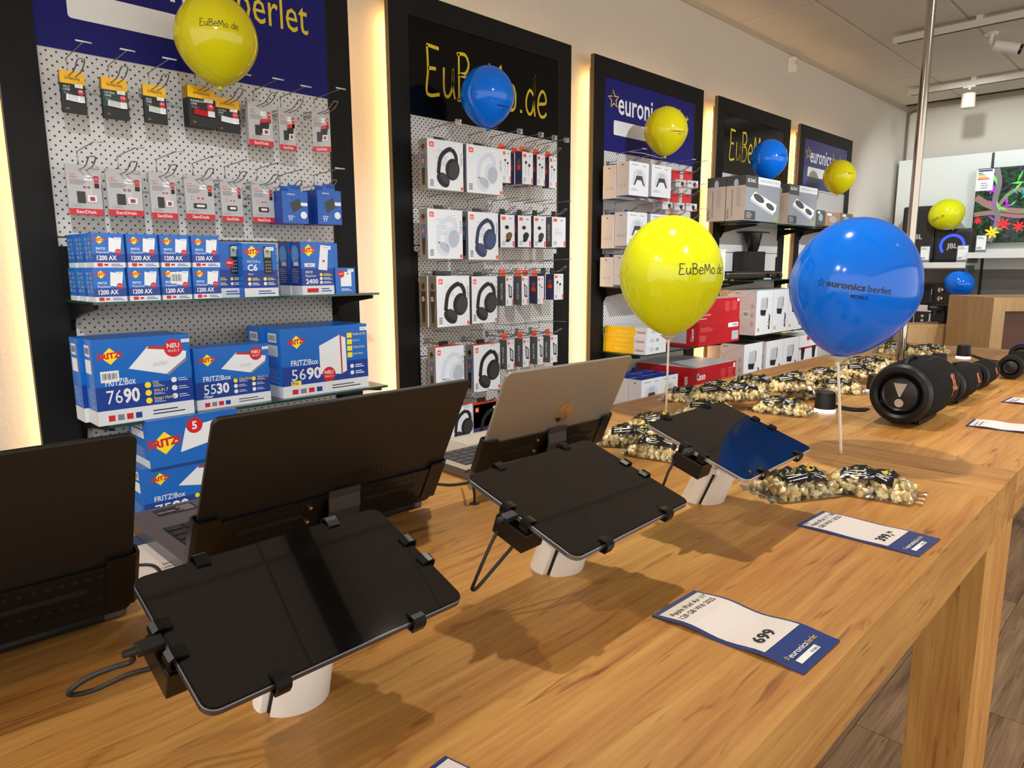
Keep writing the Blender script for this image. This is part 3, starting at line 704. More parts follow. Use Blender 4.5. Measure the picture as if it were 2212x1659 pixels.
# ------------------------------------------------------------------ merchandise on the wall displays
PEGY = YF+.008
def mk_hook(tip):
    t_ = thing('peg_hook', 'tmp', 'hook', (0, 0, 0), 0, 'wire hooks on the pegboards')
    L = .21
    tube('prong_loop', [(-.009, 0, 0), (-.009, -.04, 0), (-.009, -L+.05, .0), (-.009, -L, .022), (0, -L-.004, .025), (.009, -L, .022), (.009, -L+.05, 0), (.009, -.04, 0), (.009, 0, 0)], .0019, steel, t_, 6, 3)
    tube('label_arm', [(0, 0, .016), (0, -.06, .018), (0, -.066, .05), (0, -.075, .056), (0, -.25, .062)], .0017, steel, t_, 6, 3)
    box('base_plate', -.012, .012, -.002, 0, -.008, .02, steel, t_)
    if tip == 'bar': tube('label_bar', [(-.02, -.25, .062), (.02, -.25, .062)], .0024, M('bar_white', (196, 196, 196), .35), t_, 6, 0)
    elif tip == 'clear':
        box('clear_tip', -.012, .012, -.262, -.246, .045, .068, clearpl, t_, bevel=.003)
    return t_
HK = {k: mk_hook(k) for k in ('bar', 'clear', 'bare')}; HUSED = set(); NHK = {}
PANEL = ['memory card display', 'headphone display', 'game controller display', 'hotplate display']
def hook(x, z, kind, lab):
    if kind in HUSED: o = dup(HK[kind], lab, (x, PEGY, z))
    else: HUSED.add(kind); o = HK[kind]; o.location = (x, PEGY, z); o['label'] = lab
    return o
red = M('red_print', (196, 22, 40), .45); redd = M('canon_red', (186, 18, 30), .4); grey = M('grey_print', (120, 120, 122), .5); lgrey = M('pale_grey_print', (176, 178, 182), .5)
fblue = M('router_blue', (8, 98, 184), .32); fblued = M('router_blue_side', (16, 110, 204), .34); fdark = M('router_deep_blue', (12, 56, 138), .35)
fyel = M('router_yellow', (248, 214, 30), .4); fred = M('router_red', (200, 20, 34), .4); cardw = M('carton_white', (214, 214, 216), .42); cardg = M('carton_pale_grey', (196, 192, 192), .5)
carton_brown = M('carton_brown', (150, 112, 80), .6); orange = M('orange_print', (232, 72, 26), .4); sticker = M('price_sticker', (232, 230, 226), .5)
pinkw = M('carton_rosy_white', (206, 192, 188), .5)
def carton(name, label, cat, TL, BR, yf, dep, front=cardw, side=None, top=None, art=None, left=None, group=None, zb=None, w=None, h=None, rz=0, topart=None):
    """rectangular box standing with its front parallel to the wall; TL and BR are the photo's front corners"""
    a = ony(*TL, yf); b = ony(*BR, yf); x0, x1, z1, z0 = a.x, b.x, a.z, b.z
    if zb is not None: z1 += zb-z0; z0 = zb
    if w: x1 = x0+w
    if h: z1 = z0+h
    W_, H_ = x1-x0, z1-z0; c = Vector(((x0+x1)/2, yf+dep/2, z0))
    o = mesh(name, boxv(-W_/2, W_/2, -dep/2, dep/2, 0, H_), BF, [front, side or front, top or side or front], mi=[2, 2, 0, 1, 1, 1], loc=c)
    o.rotation_euler = (0, 0, rz); tag(o, label, cat, group)
    if art: a_ = Art(); art(a_, W_, H_); a_.build('front_print', o, fr_front(W_, dep, H_))
    if left: a_ = Art(); left(a_, dep, H_); a_.build('side_print', o, fr_left(W_, dep, H_))
    if topart: a_ = Art(); topart(a_, W_, dep); a_.build('top_print', o, fr_top(W_, dep, H_))
    return o
def copy_to(o, label, dx=0, dy=0, dz=0):
    return dup(o, label, (o.location.x+dx, o.location.y+dy, o.location.z+dz))
# ---- glass shelves on brackets
def shelf(k, z, label, dep=.30, x0=None, x1=None):
    a = FX[k]+SIN+.002 if x0 is None else x0; b = FX[k]+FWD-SIN-.002 if x1 is None else x1; yb = PEGY-.004
    t_ = thing('glass_shelf', label, 'shelf', ((a+b)/2, yb, z-.008), 0, 'glass shelves')
    w = (b-a)/2
    mesh('glass_pane', boxv(-w, w, -dep, 0, 0, .008), BF, [glass, glassedge], t_, mi=[0, 0, 1, 1, 1, 1])
    for s in (-1, 1):
        v = [(s*(w-.008), 0, -.002), (s*(w-.008), -dep+.03, -.002), (s*(w-.008), -dep+.03, -.014), (s*(w-.008), -.12, -.034), (s*(w-.008), -.02, -.055), (s*(w-.008), 0, -.09)]
        v += [(q[0]-s*.012, q[1], q[2]) for q in v]
        mesh('bracket', v, [(0, 1, 2, 3, 4, 5), (11, 10, 9, 8, 7, 6)]+[(i, (i+1) % 6, 6+(i+1) % 6, 6+i) for i in range(6)], frameb, t_)
    return t_

# ================= display 1: memory cards and sticks
def blister(TL, BR, yf, label, art, body=black, tilt=0, n=1, gap=.007, bulge=None, group='blister cards on hooks', cat='memory card', name='blister_card', hk='bar', hl=None, rz=0):
    a = ony(*TL, yf); b = ony(*BR, yf); W_, H_ = b.x-a.x, a.z-b.z
    root = None
    for i in range(n):
        if root is None:
            o = thing(name, label, cat, ((a.x+b.x)/2, yf+.004, b.z), rz, group)
            v = boxv(-W_/2, W_/2, -.002, .002, 0, H_); mesh('card', v, BF, body, o)
            ar = Art(); art(ar, W_, H_); ar.build('card_print', o, (Vector((-W_/2, -.002, 0)), X_, Z_, -Y_))
            if bulge: bulge(o, W_, H_)
            root = o
        else:
            dup(root, label+', %s behind' % ['', 'first', 'second', 'third', 'fourth', 'fifth', 'sixth', 'seventh'][i], ((a.x+b.x)/2, yf+.004+gap*i, b.z))
    if hk: hook((a.x+b.x)/2, a.z-.012, hk, hl or 'wire hook of the '+label)
    return root
iyel = M('blister_yellow', (236, 178, 16), .35)
def intenso(title, size, col=(190, 192, 194), green=False):
    def art(a, w, h):
        a.rect(0, h*.70, w, h, iyel, 1); a.text('(intenso)', w*.5, h*.80, h*.075, black, 2, w=w*.6, al='c', bold=.01)
        if green: a.rect(0, h*.28, w, h*.70, M('blister_green', (20, 52, 44), .3), 1)
        t1, t2 = title.split(' '); a.text(t1, w*.1, h*.60, h*.055, white, 2); a.text(t2, w*.1, h*.53, h*.055, white, 2)
        a.lines(w*.1, h*.44, w*.4, h*.5, 2, grey, 2)
        a.ell(w*.80, h*.52, w*.13, w*.13, red, 2); a.text(size, w*.80, h*.515, h*.06, white, 3, al='c', w=w*.14)
        a.rect(w*.58, h*.62, w*.9, h*.70, sticker, 3); a.text('€ 4,99', w*.62, h*.645, h*.03, black, 4)
        a.text('3.2' if green else '2.0', w*.14, h*.08, h*.04, iyel, 2)
    def bulge(o, w, h):
        c = M('stick_%d' % col[0], col, .28, .7)
        q = box('usb_stick', w*.16, w*.80, -.009, -.002, h*.27, h*.27+.019, c, o, bevel=.002); q.location.x -= w/2; q.rotation_euler = (0, R(5), 0)
        q = box('stick_cap', w*.66, w*.92, -.0095, -.002, h*.265, h*.265+.019, M('stick_cap_silver', (214, 214, 214), .2, .6), o, bevel=.002); q.location.x -= w/2
    return art, bulge
for (TL, BR, tt, sz, gr, n, col, lb) in (((127, 149), (190, 248), 'ALU LINE', '8', False, 2, (198, 198, 196), 'black memory stick card at the left end of the top row'),
        ((217.6, 164), (281, 260), 'ULTRA LINE', '16', True, 3, (182, 186, 184), 'memory stick card with a green print, second in the top row'),
        ((307.6, 180), (364, 270), 'ALU LINE', '64', False, 2, (176, 186, 178), 'black memory stick card, third in the top row'),
        ((404, 181.5), (470, 278), 'RAINBOW LINE', '4', False, 7, (170, 24, 36), 'memory stick card with a red stick below the yellow balloon'),
        ((465, 208), (521, 289), 'ULTRA LINE', '512', False, 2, (206, 206, 206), 'memory stick card right of the red stick')):
    ar, bu = intenso(tt, sz, col, gr); blister(TL, BR, 2.42, lb, ar, n=n, bulge=bu, cat='usb stick')
sgrey = M('card_grey', (176, 172, 170), .4)
def sandisk(kind, size):
    def art(a, w, h):
        a.rect(0, 0, w, h*.13, red, 1); a.text('SanDisk', w*.5, h*.035, h*.065, white, 2, w=w*.6, al='c', bold=.01)
        a.text('SanDisk', w*.08, h*.80, h*.028, red, 2); a.text('Dual Drive' if kind == 'dual' else 'Ultra', w*.08, h*.735, h*.05, red, 2, w=w*(.42 if kind == 'dual' else .24))
        a.lines(w*.08, h*.60, w*.62, h*.71, 4, grey, 2); a.rect(w*.80, h*.66, w*.94, h*.80, red, 2); a.text(size, w*.87, h*.72, h*.05, white, 3, al='c', w=w*.09); a.rect(w*.80, h*.55, w*.94, h*.65, black, 2)
        a.rect(w*.52, h*.70, w*.74, h*.80, sticker, 2); a.text('€ 4,99', w*.54, h*.735, h*.03, black, 3)
        if kind == 'dual': a.line([(w*.2, h*.45), (w*.3, h*.45), (w*.3, h*.53), (w*.2, h*.53), (w*.2, h*.45)], .001, red, 2, 0); a.ell(w*.45, h*.49, w*.04, w*.04, red, 2); a.ell(w*.6, h*.49, w*.04, w*.04, red, 2)
        elif kind == 'sd': a.rrect(w*.42, h*.38, w*.72, h*.62, .004, M('phone_rose', (196, 178, 176), .3), 1); a.ell(w*.5, h*.56, w*.055, w*.055, grey, 2); a.ell(w*.63, h*.56, w*.055, w*.055, grey, 2)
        else: a.poly([(w*.48, h*.58), (w*.9, h*.62), (w*.8, h*.34), (w*.42, h*.28)], black, 1); a.poly([(w*.5, h*.62), (w*.92, h*.65), (w*.9, h*.57), (w*.47, h*.53)], red, 2)
        a.lines(w*.08, h*.15, w*.5, h*.22, 3, grey, 2, .25)
    def bulge(o, w, h):
        if kind == 'dual':
            q = box('usb_drive', w*.26, w*.70, -.009, -.002, h*.26, h*.26+.016, blackpl, o, bevel=.003); q.location.x -= w/2
            q = box('drive_slider', w*.34, w*.62, -.011, -.002, h*.28, h*.28+.009, alul, o, bevel=.001); q.location.x -= w/2
        else:
            q = box('card_adapter', w*.26, w*.50, -.006, -.002, h*.24, h*.47, blackpl, o, bevel=.001); q.location.x -= w/2
            q = box('memory_card', w*.56, w*.84, -.0055, -.002, h*.26, h*.40, M('card_insert_white', (222, 220, 218), .4), o, bevel=.001); q.location.x -= w/2
            q = box('card_label', w*.63, w*.77, -.0062, -.0055, h*.29, h*.37, M('card_label_red', (140, 40, 60), .4), o); q.location.x -= w/2
    return art, bulge
for (TL, BR, kd, sz, n, rz, lb) in (((534, 216), (592, 318), 'x', '128', 3, 0, 'grey and red memory card pack, sixth in the top row'), ((601, 231), (642, 327), 'x', '64', 1, 0, 'grey and red memory card pack, seventh in the top row'),
        ((676, 234), (714, 330), 'x', '32', 1, R(-38), 'memory card pack twisted edge-on at the end of the top row'),
        ((140, 353), (225, 466), 'sd', '32', 2, 0, 'large memory card pack at the left end of the second row'), ((227, 363), (312, 468), 'sd', '32', 2, 0, 'large memory card pack, second in the second row'),
        ((321, 370), (386, 474), 'sd', '32', 2, 0, 'memory card pack, third in the second row'), ((397, 377), (466, 476), 'dual', '32', 2, 0, 'dual drive pack, fourth in the second row'),
        ((475, 384), (527, 480), 'dual', '32', 2, 0, 'dual drive pack, fifth in the second row'), ((543, 389), (595, 482), 'dual', '64', 2, 0, 'dual drive pack, sixth in the second row')):
    ar, bu = sandisk(kd, sz); blister(TL, BR, 2.42, lb, ar, body=sgrey, n=n, bulge=bu, rz=rz)
def t7(a, w, h):
    a.text('SAMSUNG', w*.2, h*.88, h*.045, white, 2, w=w*.3, bold=.01); a.poly([(w*.28, h*.62), (w*.66, h*.80), (w*.78, h*.52), (w*.40, h*.32)], M('ssd_dark', (52, 54, 60), .4), 2)
    a.text('T7', w*.2, h*.08, h*.1, white, 2, bold=.02); a.ell(w*.82, h*.27, w*.13, w*.13, white, 2); a.rect(w*.72, h*.56, w*.98, h*.66, sticker, 3); a.lines(w*.2, h*.2, w*.5, h*.25, 2, white, 2)
t7b = M('ssd_box_blue', (12, 84, 170), .35)
for TL, BR, lb in (((608, 411), (667, 484), 'blue hanging box of a portable drive'), ((684, 409), (739, 486), 'blue portable drive box at the right end of its row')):
    o = carton('drive_box', lb, 'box', TL, BR, 2.36, .05, t7b, M('ssd_box_side', (16, 60, 150), .4), None, t7, group='portable drive boxes')
    w = ony(*BR, 2.36).x-ony(*TL, 2.36).x; h = ony(*TL, 2.36).z-ony(*BR, 2.36).z
    q = box('hang_tab', -w*.25, w*.25, -.001, .001, 0, .022, t7b, o); q.location = (0, -.024, h)
    copy_to(o, lb+', the rear one', 0, .056, 0); hook(o.location.x, o.location.z+h+.008, 'bar', 'wire hook of the '+lb)

# ---- shelves and router boxes
S1 = shelf(0, 1.225, 'upper glass shelf of the leftmost display carrying small router boxes')
def zshelf(px, yv=2.215): return ony(px[0], px[1], yv).z
Z1 = 1.225
def fritzlogo(a, x, y, s):
    a.poly([(x-s, y), (x, y-s*.92), (x+s, y), (x, y+s*.92)], fyel, 2); a.text('FRITZ!', x, y-s*.24, s*.62, fred, 3, w=s*2.5, al='c', bold=.05, rot=R(5))
def router_pic(a, x, y, w, h, up=False):
    if not up:
        a.poly([(x, y+h*.30), (x+w*.34, y+h*.98), (x+w, y+h*.72), (x+w*.98, y+h*.5), (x+w*.62, y)], M('router_white', (226, 226, 228), .4), 2)
        a.poly([(x+w*.62, y), (x+w*.98, y+h*.5), (x+w, y+h*.42), (x+w*.66, y-h*.05)], M('router_shade', (120, 128, 140), .5), 2)
        a.poly([(x+w*.36, y+h*1.0), (x+w*.84, y+h*.90), (x+w*.78, y+h*.80), (x+w*.33, y+h*.90)], M('router_stripe', (180, 40, 40), .4), 3)
        for i in range(5): a.poly([(x+w*(.40+.05*i), y+h*(.30-.0*i)), (x+w*(.41+.05*i), y+h*.30), (x+w*(.46+.05*i), y+h*.44), (x+w*(.45+.05*i), y+h*.44)], grey, 3)
    else:
        a.poly([(x, y+h*.06), (x, y+h*.76), (x+w*.78, y+h), (x+w*.80, y)], MATS.get('router_white') or M('router_white', (226, 226, 228), .4), 2)
        a.poly([(x+w*.80, y), (x+w*.78, y+h), (x+w*.92, y+h*.98), (x+w*.96, y+h*.04)], M('router_stripe', (180, 40, 40), .4), 2); a.poly([(x+w*.85, y+h*.02), (x+w*.84, y+h*.96), (x+w, y+h*.92), (x+w*1.02, y+h*.07)], MATS['router_white'], 3)
def stk(a, x, y, s=.02): a.rect(x, y, x+s*1.5, y+s*.62, sticker, 4); a.text('€ 99,99', x+s*.12, y+s*.2, s*.24, black, 5)
def rep1200(code=False):
    def art(a, w, h):
        a.rect(0, 0, w, h*.15, cardw, 1); a.rect(0, h*.15, w, h*.40, fdark, 1); fritzlogo(a, w*.24, h*.80, h*.13)
        a.poly([(w*.50, h*.47), (w*.54, h*.88), (w*.93, h*.80), (w*.86, h*.42)], M('router_white', (226, 226, 228), .4), 2); a.ell(w*.80, h*.46, w*.10, w*.10, fred, 3); a.text('Wi-Fi 6', w*.80, h*.45, h*.035, white, 4, al='c', w=w*.13)
        a.text('FRITZ!', w*.12, h*.52, h*.065, white, 3, bold=.02); a.text('Repeater', w*.12, h*.42, h*.07, white, 3); a.text('1200 AX', w*.12, h*.22, h*.135, white, 3, w=w*.62, bold=.03)
        a.rect(w*.12, h*.03, w*.28, h*.13, red, 2); a.rect(w*.33, h*.05, w*.45, h*.11, red, 2); a.lines(w*.55, h*.03, w*.95, h*.12, 2, fdark, 2); stk(a, w*.70, h*.80, w*.15)
        if code: a.barcode(w*.30, h*.50, w*.72, h*.86, 5)
    return art
def sidetxt(a, w, h):
    a.rect(0, 0, w, h*.15, cardw, 1)
    for c in (0, 1):
        for i in range(5): a.lines(w*(.1+.45*c), h*(.26+.13*i), w*(.46+.45*c), h*(.36+.13*i), 3, lgrey if (i+c) % 2 else fyel, 2, .3)
zu = Z1+.098
rows = []
for r_, (zb_, ys) in enumerate(((Z1, (268, 462)), (None, (64, 264)))):
    for i, (xa, xb) in enumerate(((336, 553), (551, 757), (756, 950), (950, 1132))):
        xo = 0 if r_ == 0 else -10
        TLp = (80+(xa+xo)*.3526, 480+ys[0]*.3526); BRp = (80+(xb+xo)*.3526, 480+ys[1]*.3526)
        pos = ['left end', 'second place', 'third place', 'right end'][i]
        lb = 'small blue repeater box at the %s of the %s row on the glass shelf' % (pos, ['lower', 'upper'][r_])
        zz = Z1 if r_ == 0 else rows[i].location.z+rh
        o = carton('repeater_box', lb, 'box', TLp, BRp, 2.23, .072, fblue, fblued, fblue, rep1200(r_ == 0 and i == 2), sidetxt, group='small repeater boxes', zb=zz, h=.096)
        o.location.x = .728+.108*i if False else o.location.x
        rh = .0965
        if r_ == 0: rows.append(o)
        if i == 0:
            for q in (1, 2): copy_to(o, 'small blue repeater box, %s behind the leftmost one of the %s row' % (['', 'directly', 'second'][q], ['lower', 'upper'][r_]), -.004*q, .0735*q, 0)
def fon(c6):
    def art(a, w, h):
        a.rect(0, 0, w, h*.16, cardw, 1); a.rect(0, h*.16, w, h*.5, fdark, 1)
        a.rrect(w*.60, h*.42, w*.86, h*.95, w*.04, blackpl, 2); a.rect(w*.63, h*.74, w*.83, h*.91, M('phone_screen_grey', (150, 170, 160), .3), 3); a.ell(w*.73, h*.85, w*.05, h*.035, M('skin_print', (150, 110, 90), .5), 4)
        for i in range(4):
            for j in range(3): a.rect(w*(.645+.065*j), h*(.46+.06*i), w*(.69+.065*j), h*(.49+.06*i), grey, 3)
        if c6:
            fritzlogo(a, w*.28, h*.84, w*.19); a.text('FRITZ!Fon', w*.12, h*.64, h*.045, white, 3); a.text('C6', w*.12, h*.49, h*.12, white, 3, bold=.03); a.text('Black', w*.14, h*.41, h*.035, white, 3)
        else: a.ell(w*.58, h*.62, w*.15, w*.15, fred, 4); a.text('NEU', w*.58, h*.605, h*.04, white, 5, al='c', bold=.02)
        for x in (.12, .58):
            a.ell(w*(x+.04), h*.33, w*.05, w*.05, fyel, 2); a.lines(w*(x+.12), h*.30, w*(x+.36), h*.36, 2, fyel, 2); a.ell(w*(x+.04), h*.24, w*.05, w*.05, white, 2); a.lines(w*(x+.12), h*.21, w*(x+.36), h*.27, 2, white, 2)
        a.lines(w*.4, h*.03, w*.95, h*.12, 2, fdark, 2); stk(a, w*.68, h*.87, w*.16)
    return art
Q = lambda x, y: (80+x*.3526, 480+y*.3526)
carton('phone_box', 'blue cordless phone box half hidden by repeater boxes, red NEU badge', 'box', Q(1060, 100), Q(1268, 437), 2.29, .07, fblue, fblued, fblue, fon(False), zb=Z1)
carton('phone_box', 'blue cordless phone box with a large C6 on its front', 'box', Q(1252, 115), Q(1480, 437), 2.25, .07, fblue, fblued, fblue, fon(True), zb=Z1)
def rep24(a, w, h):
    a.rect(0, 0, w, h*.17, cardw, 1); a.rect(0, h*.17, w, h*.5, fdark, 1); fritzlogo(a, w*.24, h*.84, w*.18)
    a.poly([(w*.52, h*.48), (w*.62, h*.95), (w*.86, h*.93), (w*.80, h*.46)], M('router_white', (226, 226, 228), .4), 2); a.rect(w*.66, h*.62, w*.73, h*.66, fred, 3)
    a.rect(w*.1, h*.53, w*.42, h*.60, cardw, 2); a.text('MESH', w*.2, h*.55, h*.025, red, 3, bold=.02)
    a.text('FRITZ!', w*.12, h*.41, h*.04, white, 3, bold=.02); a.text('Repeater', w*.12, h*.34, h*.045, white, 3); a.text('2400', w*.12, h*.21, h*.09, white, 3, w=w*.38, bold=.03)
    for i in range(3): a.ell(w*.60, h*(.38-.075*i), w*.045, w*.045, fyel if i == 0 else white, 2); a.lines(w*.67, h*(.355-.075*i), w*.97, h*(.405-.075*i), 2, fyel if i == 0 else white, 2)
    a.rect(w*.15, h*.04, w*.5, h*.12, red, 2); a.lines(w*.6, h*.04, w*.95, h*.13, 2, fdark, 2); stk(a, w*.68, h*.86, w*.17)
def mesh_side(a, w, h):
    a.rect(0, 0, w, h*.17, cardw, 1); a.ell(w*.45, h*.76, w*.36, h*.18, M('side_sky', (70, 140, 205), .4), 1); a.line([(w*.3, h*.68), (w*.45, h*.86), (w*.62, h*.70), (w*.3, h*.68)], .0015, white, 2, 0); a.rect(w*.3, h*.55, w*.75, h*.62, cardw, 2); a.lines(w*.1, h*.22, w*.8, h*.5, 7, lgrey, 2, .25)
o = carton('repeater_box', 'tall blue 2400 repeater box on the upper glass shelf', 'box', Q(1610, 115), Q(1822, 434), 2.25, .075, fblue, fdark, fblue, rep24, mesh_side, zb=Z1)
copy_to(o, 'tall blue repeater box behind the 2400 box', -.004, .078)
def rep7(a, w, h):
    a.rect(w*.26, h*.28, w*.80, h*.84, M('router_white', (226, 226, 228), .4), 2); a.rect(w*.58, h*.74, w*.66, h*.80, fred, 3); a.ell(w*.28, h*.76, w*.17, w*.17, fred, 3); a.text('3.600', w*.28, h*.74, h*.06, white, 4, al='c', w=w*.22); a.lines(w*.28, h*.10, w*.85, h*.2, 2, white, 2); stk(a, w*.62, h*.84, w*.2)
carton('repeater_box', 'smallest blue repeater box at the right end of the upper glass shelf', 'box', Q(1825, 275), Q(1952, 430), 2.25, .06, fblue, fblued, fblue, rep7, zb=Z1)
carton('repeater_box', 'narrow blue box behind the smallest repeater box', 'box', Q(1790, 130), Q(1850, 430), 2.38, .06, fblue, fblued, fblue, zb=Z1)
# lower shelf
S2z = ony(*Q(978, 1165), 2.20).z
shelf(0, S2z, 'lower glass shelf of the leftmost display carrying large router boxes', .335)
def fbox(num, bold, extra, pic, big=True, badge='NEU'):
    def art(a, w, h):
        a.rect(0, 0, w, h*.17, cardw, 1); a.rect(0, h*.17, w, h*.45, fdark, 1); fritzlogo(a, w*.17, h*.80, h*.105)
        if pic == 'up': router_pic(a, w*.42, h*.26, w*.31, h*.60, True)
        else: router_pic(a, w*.34, h*.53, w*.62, h*.36)
        a.text('FRITZ!Box', w*.10, h*.455, h*.085, white, 3, w=w*.30 if big else w*.36, bold=.012)
        a.text(num[:2], w*.10, h*.245, h*.165, white, 3, w=w*.155); a.text(num[2:], w*.265, h*.245, h*.165, white, 3, w=w*.165, bold=.035)
        if extra == 'Pro': a.rect(w*.09, h*.165, w*.20, h*.235, fyel, 3); a.text('Pro', w*.10, h*.18, h*.05, fdark, 4, bold=.02)
        elif extra: a.text(extra, w*.10, h*.185, h*.05, white, 3, bold=.015)
        bx, by = (w*.52, h*.28) if pic == 'up' else (w*.82, h*.84); a.ell(bx, by, h*.11, h*.11, fred, 4)
        a.text('NEU', bx, by+h*.005, h*.055, white, 5, al='c', bold=.02); a.text('Wi-Fi 7', bx, by-h*.05, h*.035, white, 5, al='c', w=h*.14)
        if pic == 'up':
            for i, s_ in enumerate(('Glasfaser & DSL', 'Wi-Fi 7', 'Triband-Mesh', 'Smart Home')): y = h*(.80-.10*i); a.rect(w*.75, y, w*.81, y+h*.075, fyel, 2); a.text(s_, w*.82, y+h*.035, h*.035, fyel, 2, w=min(w*.16, w*.012*len(s_)))
            for i in range(2): a.ell(w*.80, h*(.36-.1*i), h*.033, h*.033, white, 2); a.lines(w*.84, h*(.33-.1*i), w*.96, h*(.39-.1*i), 2, white, 2)
        else:
            for i, s_ in enumerate(('DSL', 'Wi-Fi 7', 'Smart Home') if extra == '' else ('Glasfaser', 'Wi-Fi 6')):
                y = h*(.42-.095*i); x = w*.52 if extra == '' else w*(.52+.25*i); y = y if extra == '' else h*.42
                a.ell(x, y, h*.036, h*.036, fyel, 2); a.text(s_, x+h*.06, y, h*.04, fyel, 2, w=w*.022*len(s_)); a.lines(x+h*.06, y-h*.035, x+h*.06+w*.13, y-h*.005, 2, white, 2, .3)
            for i in range(4 if extra else 3):
                x = w*(.80 if not extra else (.52 if i < 2 else .77)); y = h*(.45-.1*i) if not extra else h*(.33-.09*(i % 2)); a.ell(x, y, h*.033, h*.033, white, 2); a.lines(x+h*.05, y-h*.025, x+h*.05+w*.12, y+h*.025, 2, white, 2, .3)
        for i in range(4): a.rect(w*(.10+.09*i), h*.04, w*(.165+.09*i), h*.11, (red, grey, red, fdark)[i], 2)
        a.lines(w*.55, h*.04, w*.93, h*.12, 2, black, 2, .35); stk(a, w*.91, h*.90, w*.06)
    return art
def fside(a, w, h): a.rect(0, 0, w, h*.17, cardw, 1); a.barcode(w*.2, h*.80, w*.75, h*.93); a.rect(w*.15, h*.60, w*.8, h*.76, sticker, 2); a.lines(w*.12, h*.2, w*.85, h*.42, 8, lgrey, 2, .25)
def cup(art, lb, TL, BR, yf, dep, deep, left=fside):
    o = carton('router_box', lb, 'box', TL, BR, yf, dep, fblue, fblued, fblue, art, left, group='router boxes', zb=S2z+.0005)
    if deep: copy_to(o, lb+', the rear one', -.012, dep+.002)
    return o
o = cup(lambda a, w, h: (fbox('7690', 1, '', 'flat')(a, w, h), a.barcode(w*.06, h*.50, w*.24, h*.63)), 'large blue 7690 router box at the left end of the shelf', Q(330, 772), Q(970, 1210), 2.195, .085, True)
o = cup(fbox('5530', 1, 'Fiber', 'flat', False), 'blue 5530 router box in the middle of the lower shelf', Q(957, 820), Q(1437, 1130), 2.215, .10, False)
o = cup(fbox('5690', 1, 'Pro', 'up'), 'blue 5690 Pro router box at the right end of the shelf', Q(1490, 735), Q(2035, 1075), 2.21, .11, True)
# boxes below the lower shelf
zf = ony(314, 1111, 2.19).z-.06
b1 = carton('router_box', 'blue router box lying between the laptops below the glass shelf', 'box', (304, 1015), (560, 1111), 2.19, .10, fblue, fblued, fblue, fbox('7590', 1, '', 'flat'), fside, group='router boxes', zb=zf, w=.30, h=ony(304, 1015, 2.19).z-zf)
def flatbox(a, w, h):
    fritzlogo(a, w*.17, h*.5, h*.26); a.poly([(w*.33, h*.25), (w*.40, h*.75), (w*.80, h*.85), (w*.84, h*.55), (w*.80, h*.42)], M('router_white', (226, 226, 228), .4), 2); a.ell(w*.50, h*.78, h*.17, h*.17, fred, 4); a.text('5', w*.50, h*.70, h*.17, white, 5, al='c', bold=.03); a.rect(w*.85, h*.35, w*.97, h*.6, white, 2)
b2 = carton('router_box', 'flat blue router box stacked on another, red badge with a 5', 'box', (321, 963), (575, 1012), 2.17, .17, fblue, fblued, fblue, flatbox, fside, group='router boxes', zb=ony(304, 1015, 2.19).z+.0005, w=.27, topart=lambda a, w, d: [a.ell(w*(.15+.07*i), d*.4, .006, .004, cardw, 1) for i in range(7)])
shelf(0, zf-.0005, 'bottom glass shelf of the leftmost display behind the laptops', .36)

# ================= display 2: headphones
navy = M('print_navy', (28, 40, 74), .4); pwhite = M('print_pearl', (196, 200, 208), .4); pgrey = M('print_pearl_shade', (168, 172, 182), .4); pblk = M('print_black_shade', (44, 42, 42), .4)
def phones(a, cx, cy, s, c1, c2, tilt=.25):
    a.line([(cx-.30*s, cy-.20*s), (cx-.20*s, cy+.24*s), (cx+.12*s, cy+.46*s), (cx+.32*s, cy+.30*s), (cx+.32*s, cy-.02*s)], s*.12, c1, 3)
    a.ell(cx-.14*s, cy-.36*s, .24*s, .16*s, c1, 3, rot=-.6); a.ell(cx-.08*s, cy-.31*s, .20*s, .11*s, c2, 4, rot=-.6)
    a.ell(cx+.20*s, cy-.06*s, .25*s, .29*s, c1, 4, rot=-.25); a.ell(cx+.25*s, cy-.08*s, .19*s, .23*s, c2, 5, rot=-.25)
def jbl(head, c1, c2, model, bass=False, bg=None):
    def art(a, w, h):
        if bg: a.rect(0, 0, w, h, bg[0], 1); a.rect(0, h*.5, w, h, bg[1], 1)
        a.rect(w*.06, h*.84, w*.18, h*.94, orange, 2); a.text('JBL', w*.12, h*.87, h*.04, white, 3, al='c', bold=.02)
        y = h*.76
        for i, s_ in enumerate(head): hh = h*(.05 if i == 0 else .085); a.text(s_, w*.26, y-hh*1.1*(i > 0), hh, lgrey if not bg else white, 2, w=w*(.15+.028*len(s_))); y -= hh*1.35
        phones(a, w*.53, h*.48, h*.78, c1, c2)
        a.text(model, w*.97, h*.52, h*.045, black, 2, rot=R(90)); 
        for i in range(4): a.lines(w*.06, h*(.06+.035*i), w*.2, h*(.085+.035*i), 1, black if not bg else white, 2, .6)
        a.rect(w*.92, h*.02, w*.99, h*.09, orange, 2); stk(a, w*.68, h*.86, w*.1)
    return art
sidepic = M('side_picture_grey', (110, 112, 116), .5); denim = M('side_denim', (48, 92, 140), .5); skin = M('side_skin', (120, 82, 62), .5)
